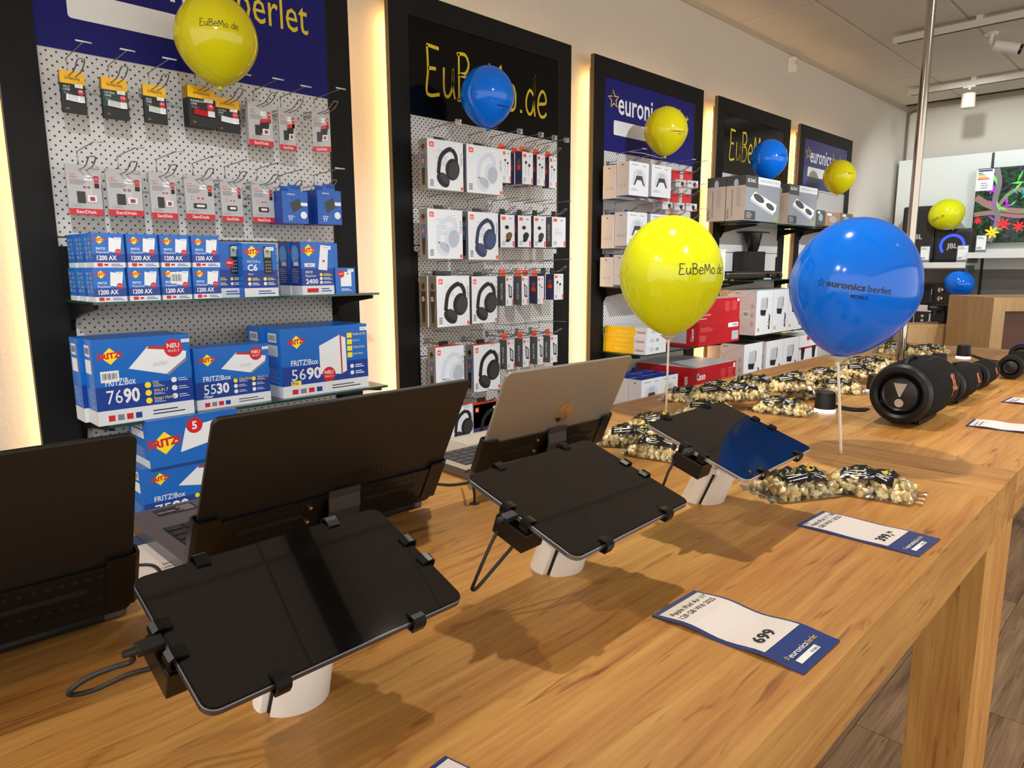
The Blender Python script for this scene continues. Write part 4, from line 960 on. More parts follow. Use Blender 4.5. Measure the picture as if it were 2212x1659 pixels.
def jblside(bass=False):
    def art(a, w, h):
        a.rect(0, 0, w, h, M('side_sky_dusk', (92, 86, 82), .5) if bass else sidepic, 1)
        a.ell(w*.5, h*.80, w*.2, h*.06, black if bass else skin, 2); a.poly([(w*.2, h*.70), (w*.8, h*.70), (w*.75, h*.42), (w*.25, h*.42)], black if bass else denim, 2); a.poly([(w*.28, h*.42), (w*.72, h*.42), (w*.65, h*.08), (w*.35, h*.08)], black, 2)
        if not bass: a.ell(w*.5, h*.85, w*.22, h*.05, black, 3); a.rect(w*.38, h*.52, w*.6, h*.60, orange, 3)
        else: a.lines(w*.3, h*.5, w*.7, h*.6, 3, white, 3)
    return art
HY = 2.36
def hbox(lb, TL, BR, art, side, n=1, tip='clear', dep=.055, yf=HY, top=cardw, front=cardw, zb=None, tab=True):
    o = carton('headphone_box', lb, 'box', TL, BR, yf, dep, front, cardg, top, art, side, group='headphone boxes on hooks', zb=zb)
    w = max(q.co.x for q in o.data.vertices)*2; h = max(q.co.z for q in o.data.vertices)
    q = box('hang_tab', -.026, .026, -.001, .001, 0, .02, blackpl, o); q.location = (0, dep/2-.01, h)
    if n > 1: copy_to(o, lb+', the rear one', -.004, dep+.004)
    hook(o.location.x, o.location.z+h+.006, tip, 'hook of the '+lb)
    return o
P = lambda x, y: (830+x*.2893, y*.2893)
P4 = lambda x, y: (860+x*.3255, 420+y*.3255)
hbox('white box with black headphones at the top left of the headphone display', P(318, 1028), P(592, 1432), jbl(('YOUR MUSIC', 'NOISE', 'FREE'), black, pblk, 'TUNE 770'), jblside())
hbox('white box with pale grey headphones beside the balloon string', P(612, 1072), P(883, 1460), jbl((), pwhite, pgrey, 'LIVE 770'), jblside(), tip='bare')
hbox('white box with white headphones in the second row', P4(192, 92), P4(430, 428), jbl(('YOUR MUSIC', 'NOISE', 'FREE'), pwhite, pgrey, 'TUNE 670'), jblside(), tip='bare')
hbox('white box with navy headphones in the second row', P4(463, 112), P4(665, 433), jbl(('YOUR MUSIC', 'NOISE', 'FREE'), navy, M('print_navy_light', (48, 62, 100), .4), 'TUNE 670'), jblside(), tip='bare')
hbox('white box with black headphones and PURE BASS in the third row', P4(253, 542), P4(476, 866), jbl(('PURE', 'BASS'), black, pblk, 'TUNE 570'), jblside(True), 2, tip='bare')
hbox('white box with black on-ear headphones in the third row', P4(487, 545), P4(657, 846), jbl((), black, pblk, 'TUNE 520'), jblside(True), tip='bare')
hbox('white box with white headphones above the wide dark laptop', P4(247, 1018), P4(440, 1310), jbl((), pwhite, pgrey, 'TUNE 500'), jblside(), tip='bare', top=orange)
hbox('white box with black corded headphones above the silver laptop', P4(500, 1004), P4(678, 1286), jbl((), black, pblk, 'TUNE 500'), jblside(), tip='clear', top=orange)
hbox('white box with black headphones just above the table edge', P4(345, 1415), P4(497, 1640), jbl(('PURE', 'BASS'), black, pblk, 'TUNE 570'), jblside(True), tip='clear', top=orange)
hbox('orange and violet box with black headphones just above the table edge', P4(500, 1402), P4(690, 1660), jbl((), black, pblk, '', bg=(M('print_violet', (58, 36, 92), .45), M('print_ember', (196, 84, 40), .45))), None, tip='clear', top=orange, front=M('print_violet', (58, 36, 92), .45))
def earbud(kind):
    def art(a, w, h):
        a.rect(w*.1, h*.84, w*.36, h*.94, orange, 2)
        if kind == 'win': a.poly([(w*.35, h*.75), (w*.85, h*.62), (w*.85, h*.25), (w*.45, h*.3)], black, 2); a.poly([(w*.45, h*.68), (w*.75, h*.60), (w*.75, h*.32), (w*.52, h*.35)], lgrey, 3)
        elif kind == 'wire': a.ell(w*.35, h*.68, w*.1, w*.1, black, 2); a.ell(w*.65, h*.60, w*.1, w*.1, black, 2); a.line([(w*.35, h*.66), (w*.3, h*.3)], .001, black, 2); a.line([(w*.65, h*.58), (w*.55, h*.25)], .001, black, 2)
        elif kind == 'bass': a.text('PURE', w*.25, h*.55, h*.06, lgrey, 2); a.text('BASS', w*.2, h*.42, h*.1, lgrey, 2, w=w*.55)
        else: a.ell(w*.45, h*.62, w*.14, w*.1, black, 3); a.ell(w*.6, h*.36, w*.24, h*.11, kind, 3, rot=.4); a.ell(w*.55, h*.24, w*.2, h*.07, black, 2, rot=.4); a.text('ZERO', w*.35, h*.60, h*.06, lgrey, 2)
        a.rect(w*.86, h*.03, w*.97, h*.2, orange, 2); a.lines(w*.1, h*.06, w*.4, h*.2, 4, black, 2, .3); a.lines(w*.6, h*.86, w*.9, h*.92, 1, grey, 2)
    return art
def ebside(a, w, h): a.rect(0, 0, w, h, M('side_grey_photo', (86, 88, 90), .5), 1); a.text('DARE TO LISTEN', w*.62, h*.2, w*.22, white, 2, rot=R(90), w=h*.55, bold=.02); a.rect(w*.3, h*.1, w*.5, h*.16, red, 2)
def ebside2(a, w, h): a.rect(0, 0, w, h, M('side_dusk_violet', (52, 50, 84), .5), 1); a.ell(w*.5, h*.7, w*.25, h*.1, skin, 2); a.rect(w*.25, h*.45, w*.75, h*.6, orange, 2)
def ebox(lb, TL, BR, kind, side=ebside, n=1, tip='bare', dep=.045, tab=orange):
    o = carton('earphone_box', lb, 'box', TL, BR, HY, dep, cardw, cardg, cardg, earbud(kind), side, group='earphone boxes on hooks')
    h = max(q.co.z for q in o.data.vertices)
    q = box('hang_tab', -.017, .017, -.001, .001, 0, .03, tab, o); q.location = (0, dep/2-.01, h)
    for i in range(1, n): copy_to(o, lb+', %s behind' % ['', 'first', 'second'][i], -.004*i, (dep+.003)*i)
    hook(o.location.x, o.location.z+h+.012, tip, 'hook of the '+lb)
amber = M('print_amber', (96, 72, 20), .4)
cols = ['first', 'second', 'third', 'last']
for i, (TL, BR) in enumerate(((P(880, 1112), P(945, 1368)), (P(1030, 1132), P(1110, 1380)), (P(1140, 1152), P(1200, 1390)), (P(1232, 1168), P(1288, 1408)))):
    ebox('slim earphone box, %s of four in the top row' % cols[i], TL, BR, 'wire', ebside2, 3 if i in (1, 2) else 1, 'clear')
for i, (TL, BR, kd) in enumerate(((P4(678, 132), P4(773, 353), amber), (P4(795, 138), P4(882, 351), black), (P4(900, 142), P4(980, 353), pblk), (P4(1022, 147), P4(1110, 351), 'bass'))):
    ebox('wireless earbud box, %s of four in the second row' % cols[i], TL, BR, kd, ebside if i == 3 else ebside2, 1, 'bare', tab=blackpl)
for i, (TL, BR, kd) in enumerate(((P4(713, 542), P4(762, 738), 'win'), (P4(820, 542), P4(862, 732), 'win'), (P4(925, 542), P4(967, 724), 'wire'), (P4(1035, 528), P4(1095, 696), 'wire'))):
    ebox('slim earphone box, %s of four in the third row' % cols[i], TL, BR, kd, ebside if i < 2 else ebside2, 2 if i > 1 else 1, 'bare', tab=orange if i < 3 else blackpl, dep=.055)
for i, (TL, BR) in enumerate(((P4(722, 967), P4(772, 1157)), (P4(827, 957), P4(874, 1140)), (P4(925, 946), P4(963, 1124)), (P4(1010, 937), P4(1057, 1110)))):
    ebox('slim earphone box, %s of four in the fourth row' % cols[i], TL, BR, 'win', ebside, 1, 'bare', dep=.055)
# ================= display 3: game controllers, ink, paper and printers
P5 = lambda x, y: (1260+x*.2894, 80+y*.2894)
P6 = lambda x, y: (1260+x*.2411, 500+y*.2411)
psblue = M('console_blue', (26, 44, 128), .4)
def ctrl(a, w, h):
    g = M('controller_grey', (150, 150, 156), .4); d = M('controller_dark', (58, 58, 62), .4)
    a.poly([(w*.22, h*.70), (w*.40, h*.80), (w*.62, h*.80), (w*.80, h*.70), (w*.88, h*.36), (w*.80, h*.30), (w*.66, h*.50), (w*.36, h*.50), (w*.22, h*.30), (w*.14, h*.36)], M('controller_white', (196, 196, 204), .4), 2)
    a.poly([(w*.36, h*.60), (w*.66, h*.60), (w*.70, h*.50), (w*.80, h*.30), (w*.72, h*.32), (w*.62, h*.47), (w*.40, h*.47), (w*.30, h*.32), (w*.22, h*.30), (w*.32, h*.50)], d, 3)
    a.rect(w*.38, h*.62, w*.64, h*.74, lgrey, 3); a.text('PlayStation', w*.14, h*.90, h*.035, black, 2, w=w*.32); a.lines(w*.66, h*.88, w*.92, h*.92, 1, grey, 2); a.lines(w*.1, h*.14, w*.5, h*.22, 3, grey, 2, .3)
def ctrlside(a, w, h): a.ell(w*.5, h*.90, w*.06, h*.018, black, 2); a.poly([(w*.43, h*.90), (w*.48, h*.94), (w*.52, h*.90)], black, 2); a.text('L', w*.15, h*.28, h*.05, black, 2); a.outline([(w*.36, h*.28), (w*.5, h*.28), (w*.5, h*.32), (w*.36, h*.32)], .002, grey, 2); a.outline([(w*.66, h*.28), (w*.8, h*.28), (w*.8, h*.33), (w*.66, h*.33)], .002, grey, 2)
def cbox(lb, TL, BR, n=1, yf=2.31, dep=.085, zb=None, hk=True):
    o = carton('controller_box', lb, 'box', TL, BR, yf, dep, cardw, cardg, psblue, ctrl, ctrlside, group='game controller boxes', zb=zb)
    h = max(q.co.z for q in o.data.vertices); q = box('hang_tab', -.02, .02, -.001, .001, 0, .018, psblue, o); q.location = (0, dep/2-.01, h)
    if n > 1: copy_to(o, lb+', the rear one', -.004, dep+.004, -.012)
    if hk: hook(o.location.x, o.location.z+h+.006, 'bar', 'hook of the '+lb)
    return o
cbox('white game controller box at the left of the top row', P5(345, 922), P5(484, 1195), 2); cbox('white game controller box beside the red ink packs', P5(513, 948), P5(650, 1206))
cbox('white game controller box at the left of the second row', P5(330, 1302), P5(470, 1562), 2); cbox('white game controller box in the second row right of another', P5(503, 1318), P5(632, 1566))
cbox('white game controller box just above the glass shelf', P5(318, 1625), P5(455, 1845), 2)
def ink(a, w, h): a.ell(w*.66, h*.5, w*.14, h*.3, black, 2, rot=.5); a.lines(w*.1, h*.6, w*.45, h*.85, 2, grey, 2); a.rect(w*.6, h*.05, w*.95, h*.22, red, 2)
for i, (x, y, lb) in enumerate(((672, 1062, 'left pack of the top row of ink cartridges'), (762, 1068, 'right pack of the top row of ink cartridges'), (575, 1228, 'left pack of the second row of ink cartridges'), (662, 1236, 'middle pack of the second row of ink cartridges'), (752, 1240, 'right pack of the second row of ink cartridges'), (648, 1395, 'left pack of the third row of ink cartridges'))):
    o = carton('ink_box', lb, 'box', P5(x+30, y), P5(x+88, y+62), 2.36, .05, cardg, cardg, cardw, ink, None, group='ink cartridge packs', rz=R(-12))
    h = max(q.co.z for q in o.data.vertices); w = max(q.co.x for q in o.data.vertices)
    q = box('hang_card', -w*.8, w*.8, -.001, .001, 0, .062, redd, o); q.location = (0, .02, h); hook(o.location.x, o.location.z+h+.05, 'bar', 'hook of the '+lb)
def canonyel(a, w, h): a.rect(0, 0, w, h*.3, M('ink_yellow', (214, 180, 40), .4), 1); a.text('Canon', w*.4, h*.6, h*.18, white, 2, bold=.02)
carton('ink_box', 'red and yellow ink pack right of the ink cartridges', 'box', P5(810, 1398), P5(880, 1470), 2.33, .06, redd, redd, redd, canonyel, rz=R(-10))
o = bpy.data.objects['ink_box.006']; hook(o.location.x, o.location.z+.09, 'bar', 'hook holding the red and yellow ink pack')
S3a, S3b = 1.205, .824
shelf(2, S3a, 'upper glass shelf of the controller display behind the yellow balloon'); shelf(2, S3b, 'lower glass shelf of the controller display carrying paper and printers')
pyel = M('paper_wrap_yellow', (236, 186, 10), .4)
def ppside(a, w, h): a.rect(0, 0, w*.73, h, pyel, 1); a.text('Yellow Label', w*.28, h*.35, h*.26, M('label_pale', (250, 226, 120), .4), 2, w=w*.3); a.text('Canon', w*.76, h*.34, h*.28, redd, 2, w=w*.2, bold=.02)
def ppfront(a, w, h): a.line([(0, h), (w*.12, h*.5), (0, 0)], .0008, grey, 2, 0); a.lines(w*.2, h*.3, w*.42, h*.8, 3, grey, 2, .3); a.barcode(w*.46, h*.2, w*.66, h*.85)
xL = ony(1394, 764, 2.215).x
for i, (dx, dy, lb) in enumerate(((0, 0, 'yellow and white paper pack at the bottom of the stack'), (.002, .004, 'yellow and white paper pack in the middle of the stack'), (.012, .07, 'yellow and white paper pack on top of the stack'))):
    h = .05; o = mesh('paper_pack', boxv(-.105, .105, -.148, .148, 0, h), BF, [cardw, cardw], loc=(xL+.105+dx, 2.215+.148+dy*.0, S3b+.0005+i*(h+.0005)))
    tag(o, lb, 'paper pack', 'packs of printer paper'); a = Art(); ppside(a, .296, h); a.build('side_print', o, fr_left(.21, .296, h)); a = Art(); ppfront(a, .21, h); a.build('front_print', o, fr_front(.21, .296, h))
def printer_front(hole):
    def art(a, w, h):
        a.text('Canon', w*.04, h*.66, h*.19, white, 2, w=w*.2, bold=.03); a.rect(w*.04, h*.28, w*.28, h*.36, M('pale_red', (226, 120, 120), .4), 2); a.lines(w*.04, h*.14, w*.25, h*.2, 1, white, 2)
        for x in (.62, .80): a.lines(w*x, h*.42, w*(x+.15), h*.86, 7, M('pale_red', (226, 120, 120), .4), 2, .25)
        a.rrect(w*.93, h*.82, w*.98, h*.95, .003, white, 2)
        if hole: a.rrect(w*.40, h*.30, w*.58, h*.48, .008, black, 2)
        else: a.outline([(q[0]+w*.49, q[1]+h*.38) for q in rpoly(w*.18, h*.3, .012, 3)], .0015, M('dark_red_line', (120, 10, 20), .4), 2)
    return art
def printer_side(a, w, h): a.text('Canon', w*.88, h*.2, h*.14, white, 2, rot=R(90), w=h*.55, bold=.03); a.rect(w*.25, h*.1, w*.7, h*.8, lgrey, 1)
def printer_back(a, w, h):
    a.rect(w*.8, h*.1, w*.97, h*.5, lgrey, 2); a.rrect(w*.70, h*.68, w*.96, h*.88, .006, white, 2); a.barcode(w*.80, h*.70, w*.95, h*.86, 3); a.lines(w*.04, h*.6, w*.35, h*.8, 3, M('pale_red', (226, 120, 120), .4), 2, .3); a.lines(w*.03, h*.2, w*.2, h*.45, 4, M('pale_red', (226, 120, 120), .4), 2, .4)
    a.outline([(q[0]+w*.47, q[1]+h*.62) for q in rpoly(w*.18, h*.3, .012, 3)], .0015, M('dark_red_line', (120, 10, 20), .4), 2)
h1 = .145
c1 = carton('printer_box', 'red printer box at the bottom of a stack of two on the shelf', 'box', (1509.5, 711), (1596, 736), 2.205, .28, redd, redd, cardw, printer_back, printer_side, zb=S3b+.0005, h=h1)
c2 = carton('printer_box', 'red printer box on top of another on the shelf', 'box', (1509.5, 670), (1596, 702), 2.205, .28, redd, redd, cardw, printer_front(False), printer_side, zb=S3b+.001+h1, h=h1)
S3c = .50
shelf(2, S3c, 'bottom glass shelf of the controller display hidden by the table', .40)
zc = ony(1588, 816, 2.10).z
carton('printer_box', 'red printer box with a dark hand hole below the shelf', 'box', (1502, 795), (1588, 816), 2.10, .40, redd, redd, cardw, printer_front(True), printer_side, zb=S3c+.0005, h=ony(1588, 779, 2.10).z-S3c)
for i, (TL, BR) in enumerate((((1386, 822), (1427, 880)), ((1428.5, 814), (1462, 880)))):
    o = cbox('white game controller box with a blue lid standing %s behind the table edge' % ('nearer' if i == 0 else 'second'), TL, BR, 1, 2.16, .085, S3c+.0005, False)
    h = ony(*TL, 2.16).z-(S3c+.0005); hm = max(q.co.z for q in o.data.vertices); o.scale = (1, 1, h/hm)
    for q in (1, 2): copy_to(o, 'white game controller box, %s in the blue-lidded row of the %s box' % (['', 'second', 'third'][q], 'first' if i == 0 else 'next'), 0, .088*q)

# ================= display 4: hotplates and kitchen boxes
P7 = lambda x, y: (1520+x*.2653, 180+y*.2653)
S4a, S4b, S4c, S4d = 1.613, 1.222, .838, .46
shelf(3, S4a, 'top glass shelf carrying the hotplate boxes'); shelf(3, S4b, 'glass shelf carrying the flat grill and the coffee grinder'); shelf(3, S4c, 'glass shelf carrying the tall white kitchen boxes'); shelf(3, S4d, 'bottom glass shelf of the hotplate display', .36)
hgrey = M('hotplate_grey', (136, 138, 144), .4); hdark = M('hotplate_dark', (70, 68, 64), .4); htan = M('hotplate_tan', (196, 172, 152), .5)
def hot(a, w, h):
    a.rect(0, h*.08, w, h*.84, hgrey, 1); a.rect(0, h*.74, w*.34, h, hdark, 2); a.text('ELTAC', w*.05, h*.86, h*.07, white, 3, w=w*.22, bold=.02); a.rect(w*.34, h*.84, w, h, cardw, 2); a.text('DOPPELKOCHPLATTE', w*.38, h*.90, h*.045, grey, 3, w=w*.42); a.text('DK 29', w*.84, h*.90, h*.045, red, 3, w=w*.12)
    a.poly([(w*.14, h*.50), (w*.26, h*.66), (w*.92, h*.42), (w*.90, h*.28), (w*.82, h*.20)], white, 2); a.poly([(w*.14, h*.50), (w*.82, h*.20), (w*.82, h*.15), (w*.14, h*.44)], lgrey, 2)
    a.ell(w*.38, h*.52, w*.16, h*.085, hdark, 3, rot=-.2); a.ell(w*.72, h*.36, w*.13, h*.07, hdark, 3, rot=-.2)
    a.rect(0, h*.02, w*.30, h*.22, hdark, 2); a.lines(w*.04, h*.05, w*.22, h*.19, 4, white, 3, .2); a.ell(w*.88, h*.09, w*.07, h*.05, M('lettuce_green', (150, 160, 70), .5), 2)
def hotside(a, w, h): a.rect(0, 0, w, h, htan, 1); a.rect(0, h*.78, w, h, hdark, 2); a.ell(w*.5, h*.84, w*.12, h*.09, lgrey, 3); a.text('ELTAC', w*.16, h*.05, w*.10, hdark, 3, rot=R(90), w=h*.22, bold=.02); a.lines(w*.3, h*.08, w*.36, h*.7, 1, grey, 3, 1); a.lines(w*.55, h*.3, w*.8, h*.72, 16, grey, 3, .2)
o = carton('hotplate_box', 'grey hotplate box in the middle of the top shelf', 'box', P7(348, 757), P7(606, 1150), 2.205, .135, hgrey, htan, hdark, hot, hotside, group='hotplate boxes', zb=S4a+.0005); copy_to(o, 'grey hotplate box behind the middle one of the top shelf', -.0, .14)
o = carton('hotplate_box', 'grey hotplate box at the right end of the top shelf', 'box', P7(702, 808), P7(908, 1158), 2.205, .135, hgrey, htan, hdark, hot, hotside, group='hotplate boxes', zb=S4a+.0005)
# flat grill, white case and grinder on the second shelf
def ap(nm, label, cat, x, y, z): return thing(nm, label, cat, (x, y, z))
xg0, xg1 = ony(1572, 590, 2.22).x, ony(1690, 590, 2.22).x
t_ = ap('table_grill', 'flat black and silver table grill with two knobs', 'grill', (xg0+xg1)/2, 2.31, S4b); w = (xg1-xg0)/2
box('grill_base', -w, w, -.095, .075, .012, .038, blackpl, t_, bevel=.008); box('steel_top', -w*.96, w*.96, -.09, .07, .038, .05, chrome, t_, bevel=.004); box('grill_plate', -w*.7, w*.86, -.08, .065, .05, .06, blackmat, t_, bevel=.003)
for q in (.45, .85): o = lathe('knob', [(.016, 0), (.016, .014), (.012, .018)], blackpl, t_, 16); o.location = (w*q, -.095, .026); o.rotation_euler = (R(90), 0, 0)
for sx in (-1, 1):
    for sy in (-1, 1): lathe('foot', [(.012, 0), (.012, .012)], blackmat, t_, 10, loc=(sx*w*.8, sy*.06, 0))
xg = ony(1657, 560, 2.26).x
t_ = ap('coffee_grinder', 'black coffee grinder with a funnel hopper', 'grinder', xg+.13, 2.455, S4b)
box('grinder_body', -.13, .13, -.06, .06, 0, .20, blackmat, t_, bevel=.006); o = lathe('hopper', [(.035, .20), (.045, .23), (.062, .31), (.064, .335), (.05, .335)], blackpl, t_, 24); o.location = (.04, 0, 0); box('hopper_lid', -.09, .17, -.065, .065, .335, .345, blackpl, t_, bevel=.004)
xw = ony(1546, 580, 2.25).x
t_ = ap('plastic_tub', 'white plastic tub beside the flat grill', 'tub', xw+.03, 2.36, S4b); box('tub_body', -.08, .075, -.12, .12, 0, .20, whitepl, t_, bevel=.012); box('tub_rim', -.085, .08, -.125, .125, .19, .20, whitepl, t_, bevel=.004)
# tall white boxes
def toast(a, w, h):
    a.poly([(w*.28, h*.82), (w*.62, h*.84), (w*.60, h*.55), (w*.24, h*.56)], lgrey, 2); a.poly([(w*.24, h*.56), (w*.60, h*.55), (w*.55, h*.42), (w*.27, h*.44)], black, 2); a.poly([(w*.62, h*.84), (w*.68, h*.80), (w*.66, h*.6), (w*.60, h*.55)], carton_brown, 2)
    a.text('elclear', w*.86, h*.10, w*.13, black, 2, rot=R(90), w=h*.36, bold=.04); a.poly([(w*.1, h*.08), (w*.24, h*.08), (w*.22, h*.16), (w*.12, h*.16)], M('gold_mark', (200, 160, 60), .4), 2)
def toastside(a, w, h):
    a.line([(0, h), (w*.45, h*.76), (w, h)], .0015, grey, 2, 0); a.line([(0, 0), (w*.45, h*.26), (w, 0)], .0015, grey, 2, 0); a.line([(w*.45, h*.76), (w*.45, h*.26)], .0015, grey, 2, 0); a.barcode(w*.66, h*.40, w*.82, h*.54); a.rect(w*.42, h*.93, w*.56, h*.95, grey, 2)
    for i in range(3): a.lines(w*.86, h*(.2+.2*i), w*.95, h*(.3+.2*i), 4, grey, 2, .4)
for r_, (zz, pts, hh) in enumerate(((S4c, ((1636, 628), (1666, 721)), None), (S4d, ((1656.6, 738), (1688, 810)), None))):
    TL, BR = pts; z1 = ony(*TL, 2.21).z
    o = carton('kitchen_box', ['tall white kitchen box, leftmost on the upper of two shelves', 'tall white kitchen box, leftmost behind the table edge'][r_], 'box', TL, BR, 2.21, .28, cardw, pinkw, M('box_top_black', (30, 30, 30), .4) if r_ else cardw, toast, toastside, group='tall white kitchen boxes', zb=zz+.0005, h=z1-zz-.0005)
    w = max(q.co.x for q in o.data.vertices)*2
    for q in ((1, 2) if r_ == 0 else (1,)): copy_to(o, 'tall white kitchen box, %s from the left on the %s shelf' % (['', 'second', 'third'][q], ['upper', 'lower'][r_]), (w+.004)*q)
o2 = copy_to(o, 'tall white kitchen box beside the red printer box', -.30, .02)
def melitta(a, w, h): a.rect(w*.38, h*.86, w*.56, h*.97, red, 2); a.text('easy', w*.42, h*.80, h*.035, grey, 2); a.rect(0, h*.66, w, h*.71, red, 1); a.poly([(w*.1, h*.70), (w*.32, h*.70), (w*.26, h*.40), (w*.14, h*.40)], black, 2); a.poly([(w*.68, h*.70), (w*.90, h*.70), (w*.86, h*.40), (w*.72, h*.40)], black, 2)
z1 = ony(1716, 728, 2.21).z
cmx = o.location.x+(w+.004)*1.5+.006
cmb = carton('coffee_maker_box', 'white coffee maker box with a red stripe left of the blue balloon', 'box', (1716, 730), (1752, 800), 2.21, .25, cardw, cardw, cardw, melitta, zb=S4d+.0005, h=z1-S4d)
cmb.location.x = cmx+max(q.co.x for q in cmb.data.vertices)

# ================= display 5: brown cartons
S5 = ony(1815, 490, 2.21).z
shelf(4, S5, 'top glass shelf of the farthest display'); shelf(4, S5-.45, 'second glass shelf of the farthest display')
def brown(c):
    def art(a, w, h): a.rect(0, 0, w, h, c, 1); a.ell(w*.5, h*.5, w*.25, h*.25, M('gadget_silver', (150, 150, 150), .4), 2); a.rect(w*.1, h*.75, w*.4, h*.9, cardw, 2)
    return art
for i, (TL, BR, c, lb) in enumerate((((1765, 457), (1780, 491), M('pack_teal', (60, 80, 76), .5), 'small dark carton at the left of the farthest top shelf'), ((1784, 457), (1814, 490), carton_brown, 'brown carton in the middle of the farthest top shelf'), ((1818, 456), (1840, 489), M('pack_green_grey', (96, 100, 84), .5), 'grey-green carton on the farthest top shelf'), ((1842, 461), (1866, 488), carton_brown, 'brown carton at the right end of the farthest top shelf'))):
    carton('appliance_box', lb, 'box', TL, BR, 2.22, .2, carton_brown, carton_brown, carton_brown, brown(c), group='small appliance cartons', zb=S5+.0005)

# ------------------------------------------------------------------ loudspeakers on the table
fabric = M('speaker_fabric', (8, 8, 9), .8, spec=.15, bump=.4, bscale=900); rub = M('speaker_rubber', (13, 13, 14), .45, spec=.3); copper = M('copper_print', (176, 96, 62), .3, .5)
def speaker(x, y, L_, r, label, rz=0, style=0, body=fabric):
    t_ = thing('loudspeaker', label, 'speaker', (x, y, TT), rz, 'black portable loudspeakers')
    n = 40; zc = r+.002
    def ax(prof, nm, mt, sy=.97): # turned around the long axis
        v, f = [], []
        for q, xx in prof:
            for i in range(n): a = 2*math.pi*i/n; v.append((xx, q*sy*math.cos(a), zc+q*math.sin(a)))
        for k in range(len(prof)-1): f += [(k*n+i, k*n+(i+1) % n, (k+1)*n+(i+1) % n, (k+1)*n+i) for i in range(n)]
        f += [tuple(range(n)), tuple((len(prof)-1)*n+i for i in range(n-1, -1, -1))]
        o = mesh(nm, v, f, mt, t_); o.data.polygons.foreach_set('use_smooth', [len(p_.vertices) == 4 for p_ in o.data.polygons]); o.data.set_sharp_from_angle(angle=R(40)); return o
    e = .018*r/.075
    ax([(r*.86, e), (r*.93, L_*.08), (r*.985, L_*.25), (r, L_*.5), (r*.985, L_*.75), (r*.93, L_*.92), (r*.86, L_-e)], 'fabric_body', body)
    for s, x0 in ((1, 0), (-1, L_)):
        q = lambda d: x0+s*d
        if style == 0: ax([(r*.64, q(e*1.6)), (r*.64, q(e*.3)), (r*.72, q(-.001)), (r*.85, q(.002)), (r*.93, q(e*.8)), (r*.90, q(e*1.6))], 'end_ring', rub)
        else: ax([(r*.66, q(e)), (r*.68, q(0)), (r*.94, q(.001)), (r*.97, q(e*.5)), (r*.97, q(e*2.2)), (r*.8, q(e*2.4))], 'end_ring', rub)
        cone = ax([(r*.64, q(e*1.2)), (r*.54, q(e*.7)), (r*.48, q(e*.9)), (r*.20, q(e*.6)), (.0005, q(e*.55))], 'bass_membrane', M('membrane', (22, 22, 22), .35))
        if s == 1:
            a = Art(); sil = M('brushed_silver', (190, 190, 190), .25, .8)
            if style == 0:
                a.poly([(-r*.19, r*.34), (r*.19, r*.34), (r*.02, -r*.08), (-r*.02, -r*.08)], sil, 2); a.ell(0, -r*.27, r*.13, r*.13, sil, 2, 20)
                for i in range(-5, 6): a.line([(r*(-.30+.0)+r*.09*i*.7-r*.12, -r*.32), (r*.09*i*.7+r*.30, r*.22)], .0006, M('groove', (46, 46, 46), .3), 1, 0) if abs(i) < 4 else None
            a.build('badge', cone, fn=lambda u, v, h: (e*.45-h, -u, zc+v))
    # logo on the flank, following the curve
    a = Art(); a.text('JBL', 0, 0, r*.55, copper, 1, w=r*.62, bold=.02)
    a.build('logo', t_, fn=lambda u, v, h: (L_*.58+u, -(r+.0012+h)*.97*math.cos((v-r*.02)/r), zc+(r+.0012+h)*math.sin((v-r*.02)/r)))
    if style == 0:
        tube('handle', [(L_*.10, 0, zc+r*.86), (L_*.18, .0, zc+r*1.06), (L_*.32, 0, zc+r*1.10), (L_*.45, 0, zc+r*1.02), (L_*.50, 0, zc+r*.95)], r*.055, rub, t_, 8)
        for yy in (-.35, .35): box('foot_rail', L_*.25, L_*.75, yy*r-.005, yy*r+.005, 0, .012, rub, t_)
        a = Art()
        for i, u in enumerate((-.5, -.17, .17, .5)): a.ell(u*r, 0, r*.055, r*.055, M('button_line', (30, 30, 30), .3), 1)
        a.build('buttons', t_, fn=lambda u, v, h: (L_*.62+u*.8, -r*.32+v, zc+r*.955+h))
    else: box('foot_rail', L_*.2, L_*.8, -.006, .006, 0, .01, rub, t_)
    return t_
speaker(1.925, .530, .285, .083, 'largest black loudspeaker with a carrying handle and silver badge')
speaker(2.335, .520, .225, .056, 'second black loudspeaker in the row, just behind the largest', 0, 0)
speaker(2.70, .522, .18, .043, 'third black loudspeaker in the row with a flat membrane', 0, 1)
speaker(3.03, .478, .22, .043, 'dark loudspeaker at the right edge with plain end caps', R(2), 1)
speaker(3.42, .508, .19, .047, 'purple loudspeaker partly hidden at the right edge', R(4), 1, M('speaker_purple', (66, 40, 110), .7))
# alarm pucks with lit bases and coiled leads
ledw = M('lit_base', (235, 245, 255), .3, emit=1.7)
def alarm(x, y, label, end, coil=True):
    t_ = thing('alarm_puck', label, 'alarm', (x, y, TT), 0, 'alarm pucks with lit bases')
    lathe('lit_base', [(.0285, 0), (.0285, .006), (.027, .010)], ledw, t_, 28); lathe('puck_body', [(.0265, .010), (.0285, .010), (.0262, .047), (.0255, .050), (.0262, .0505), (.0258, .056), (.0235, .058)], blackmat, t_, 32)
    b = Vector((0, 0, 0)); E = Vector(end)-Vector((x, y, TT)); S = Vector((.024, -.016, .016)); pts = []; N = 26*8 if coil else 40
    d = E-S; side = d.cross(Z_).normalized(); u = side.cross(d).normalized()
    for i in range(N+1):
        t = i/N; k = min(1, t*8)*min(1, (1-t)*8); a = 2*math.pi*26*t
        pts.append(S+d*t+Vector((0, 0, -.006*math.sin(math.pi*t)))+(side*math.cos(a)+u*math.sin(a))*(.0052*k))
    tube('coiled_lead', pts, .0014, blackmat, t_, 5, 0)
    return t_
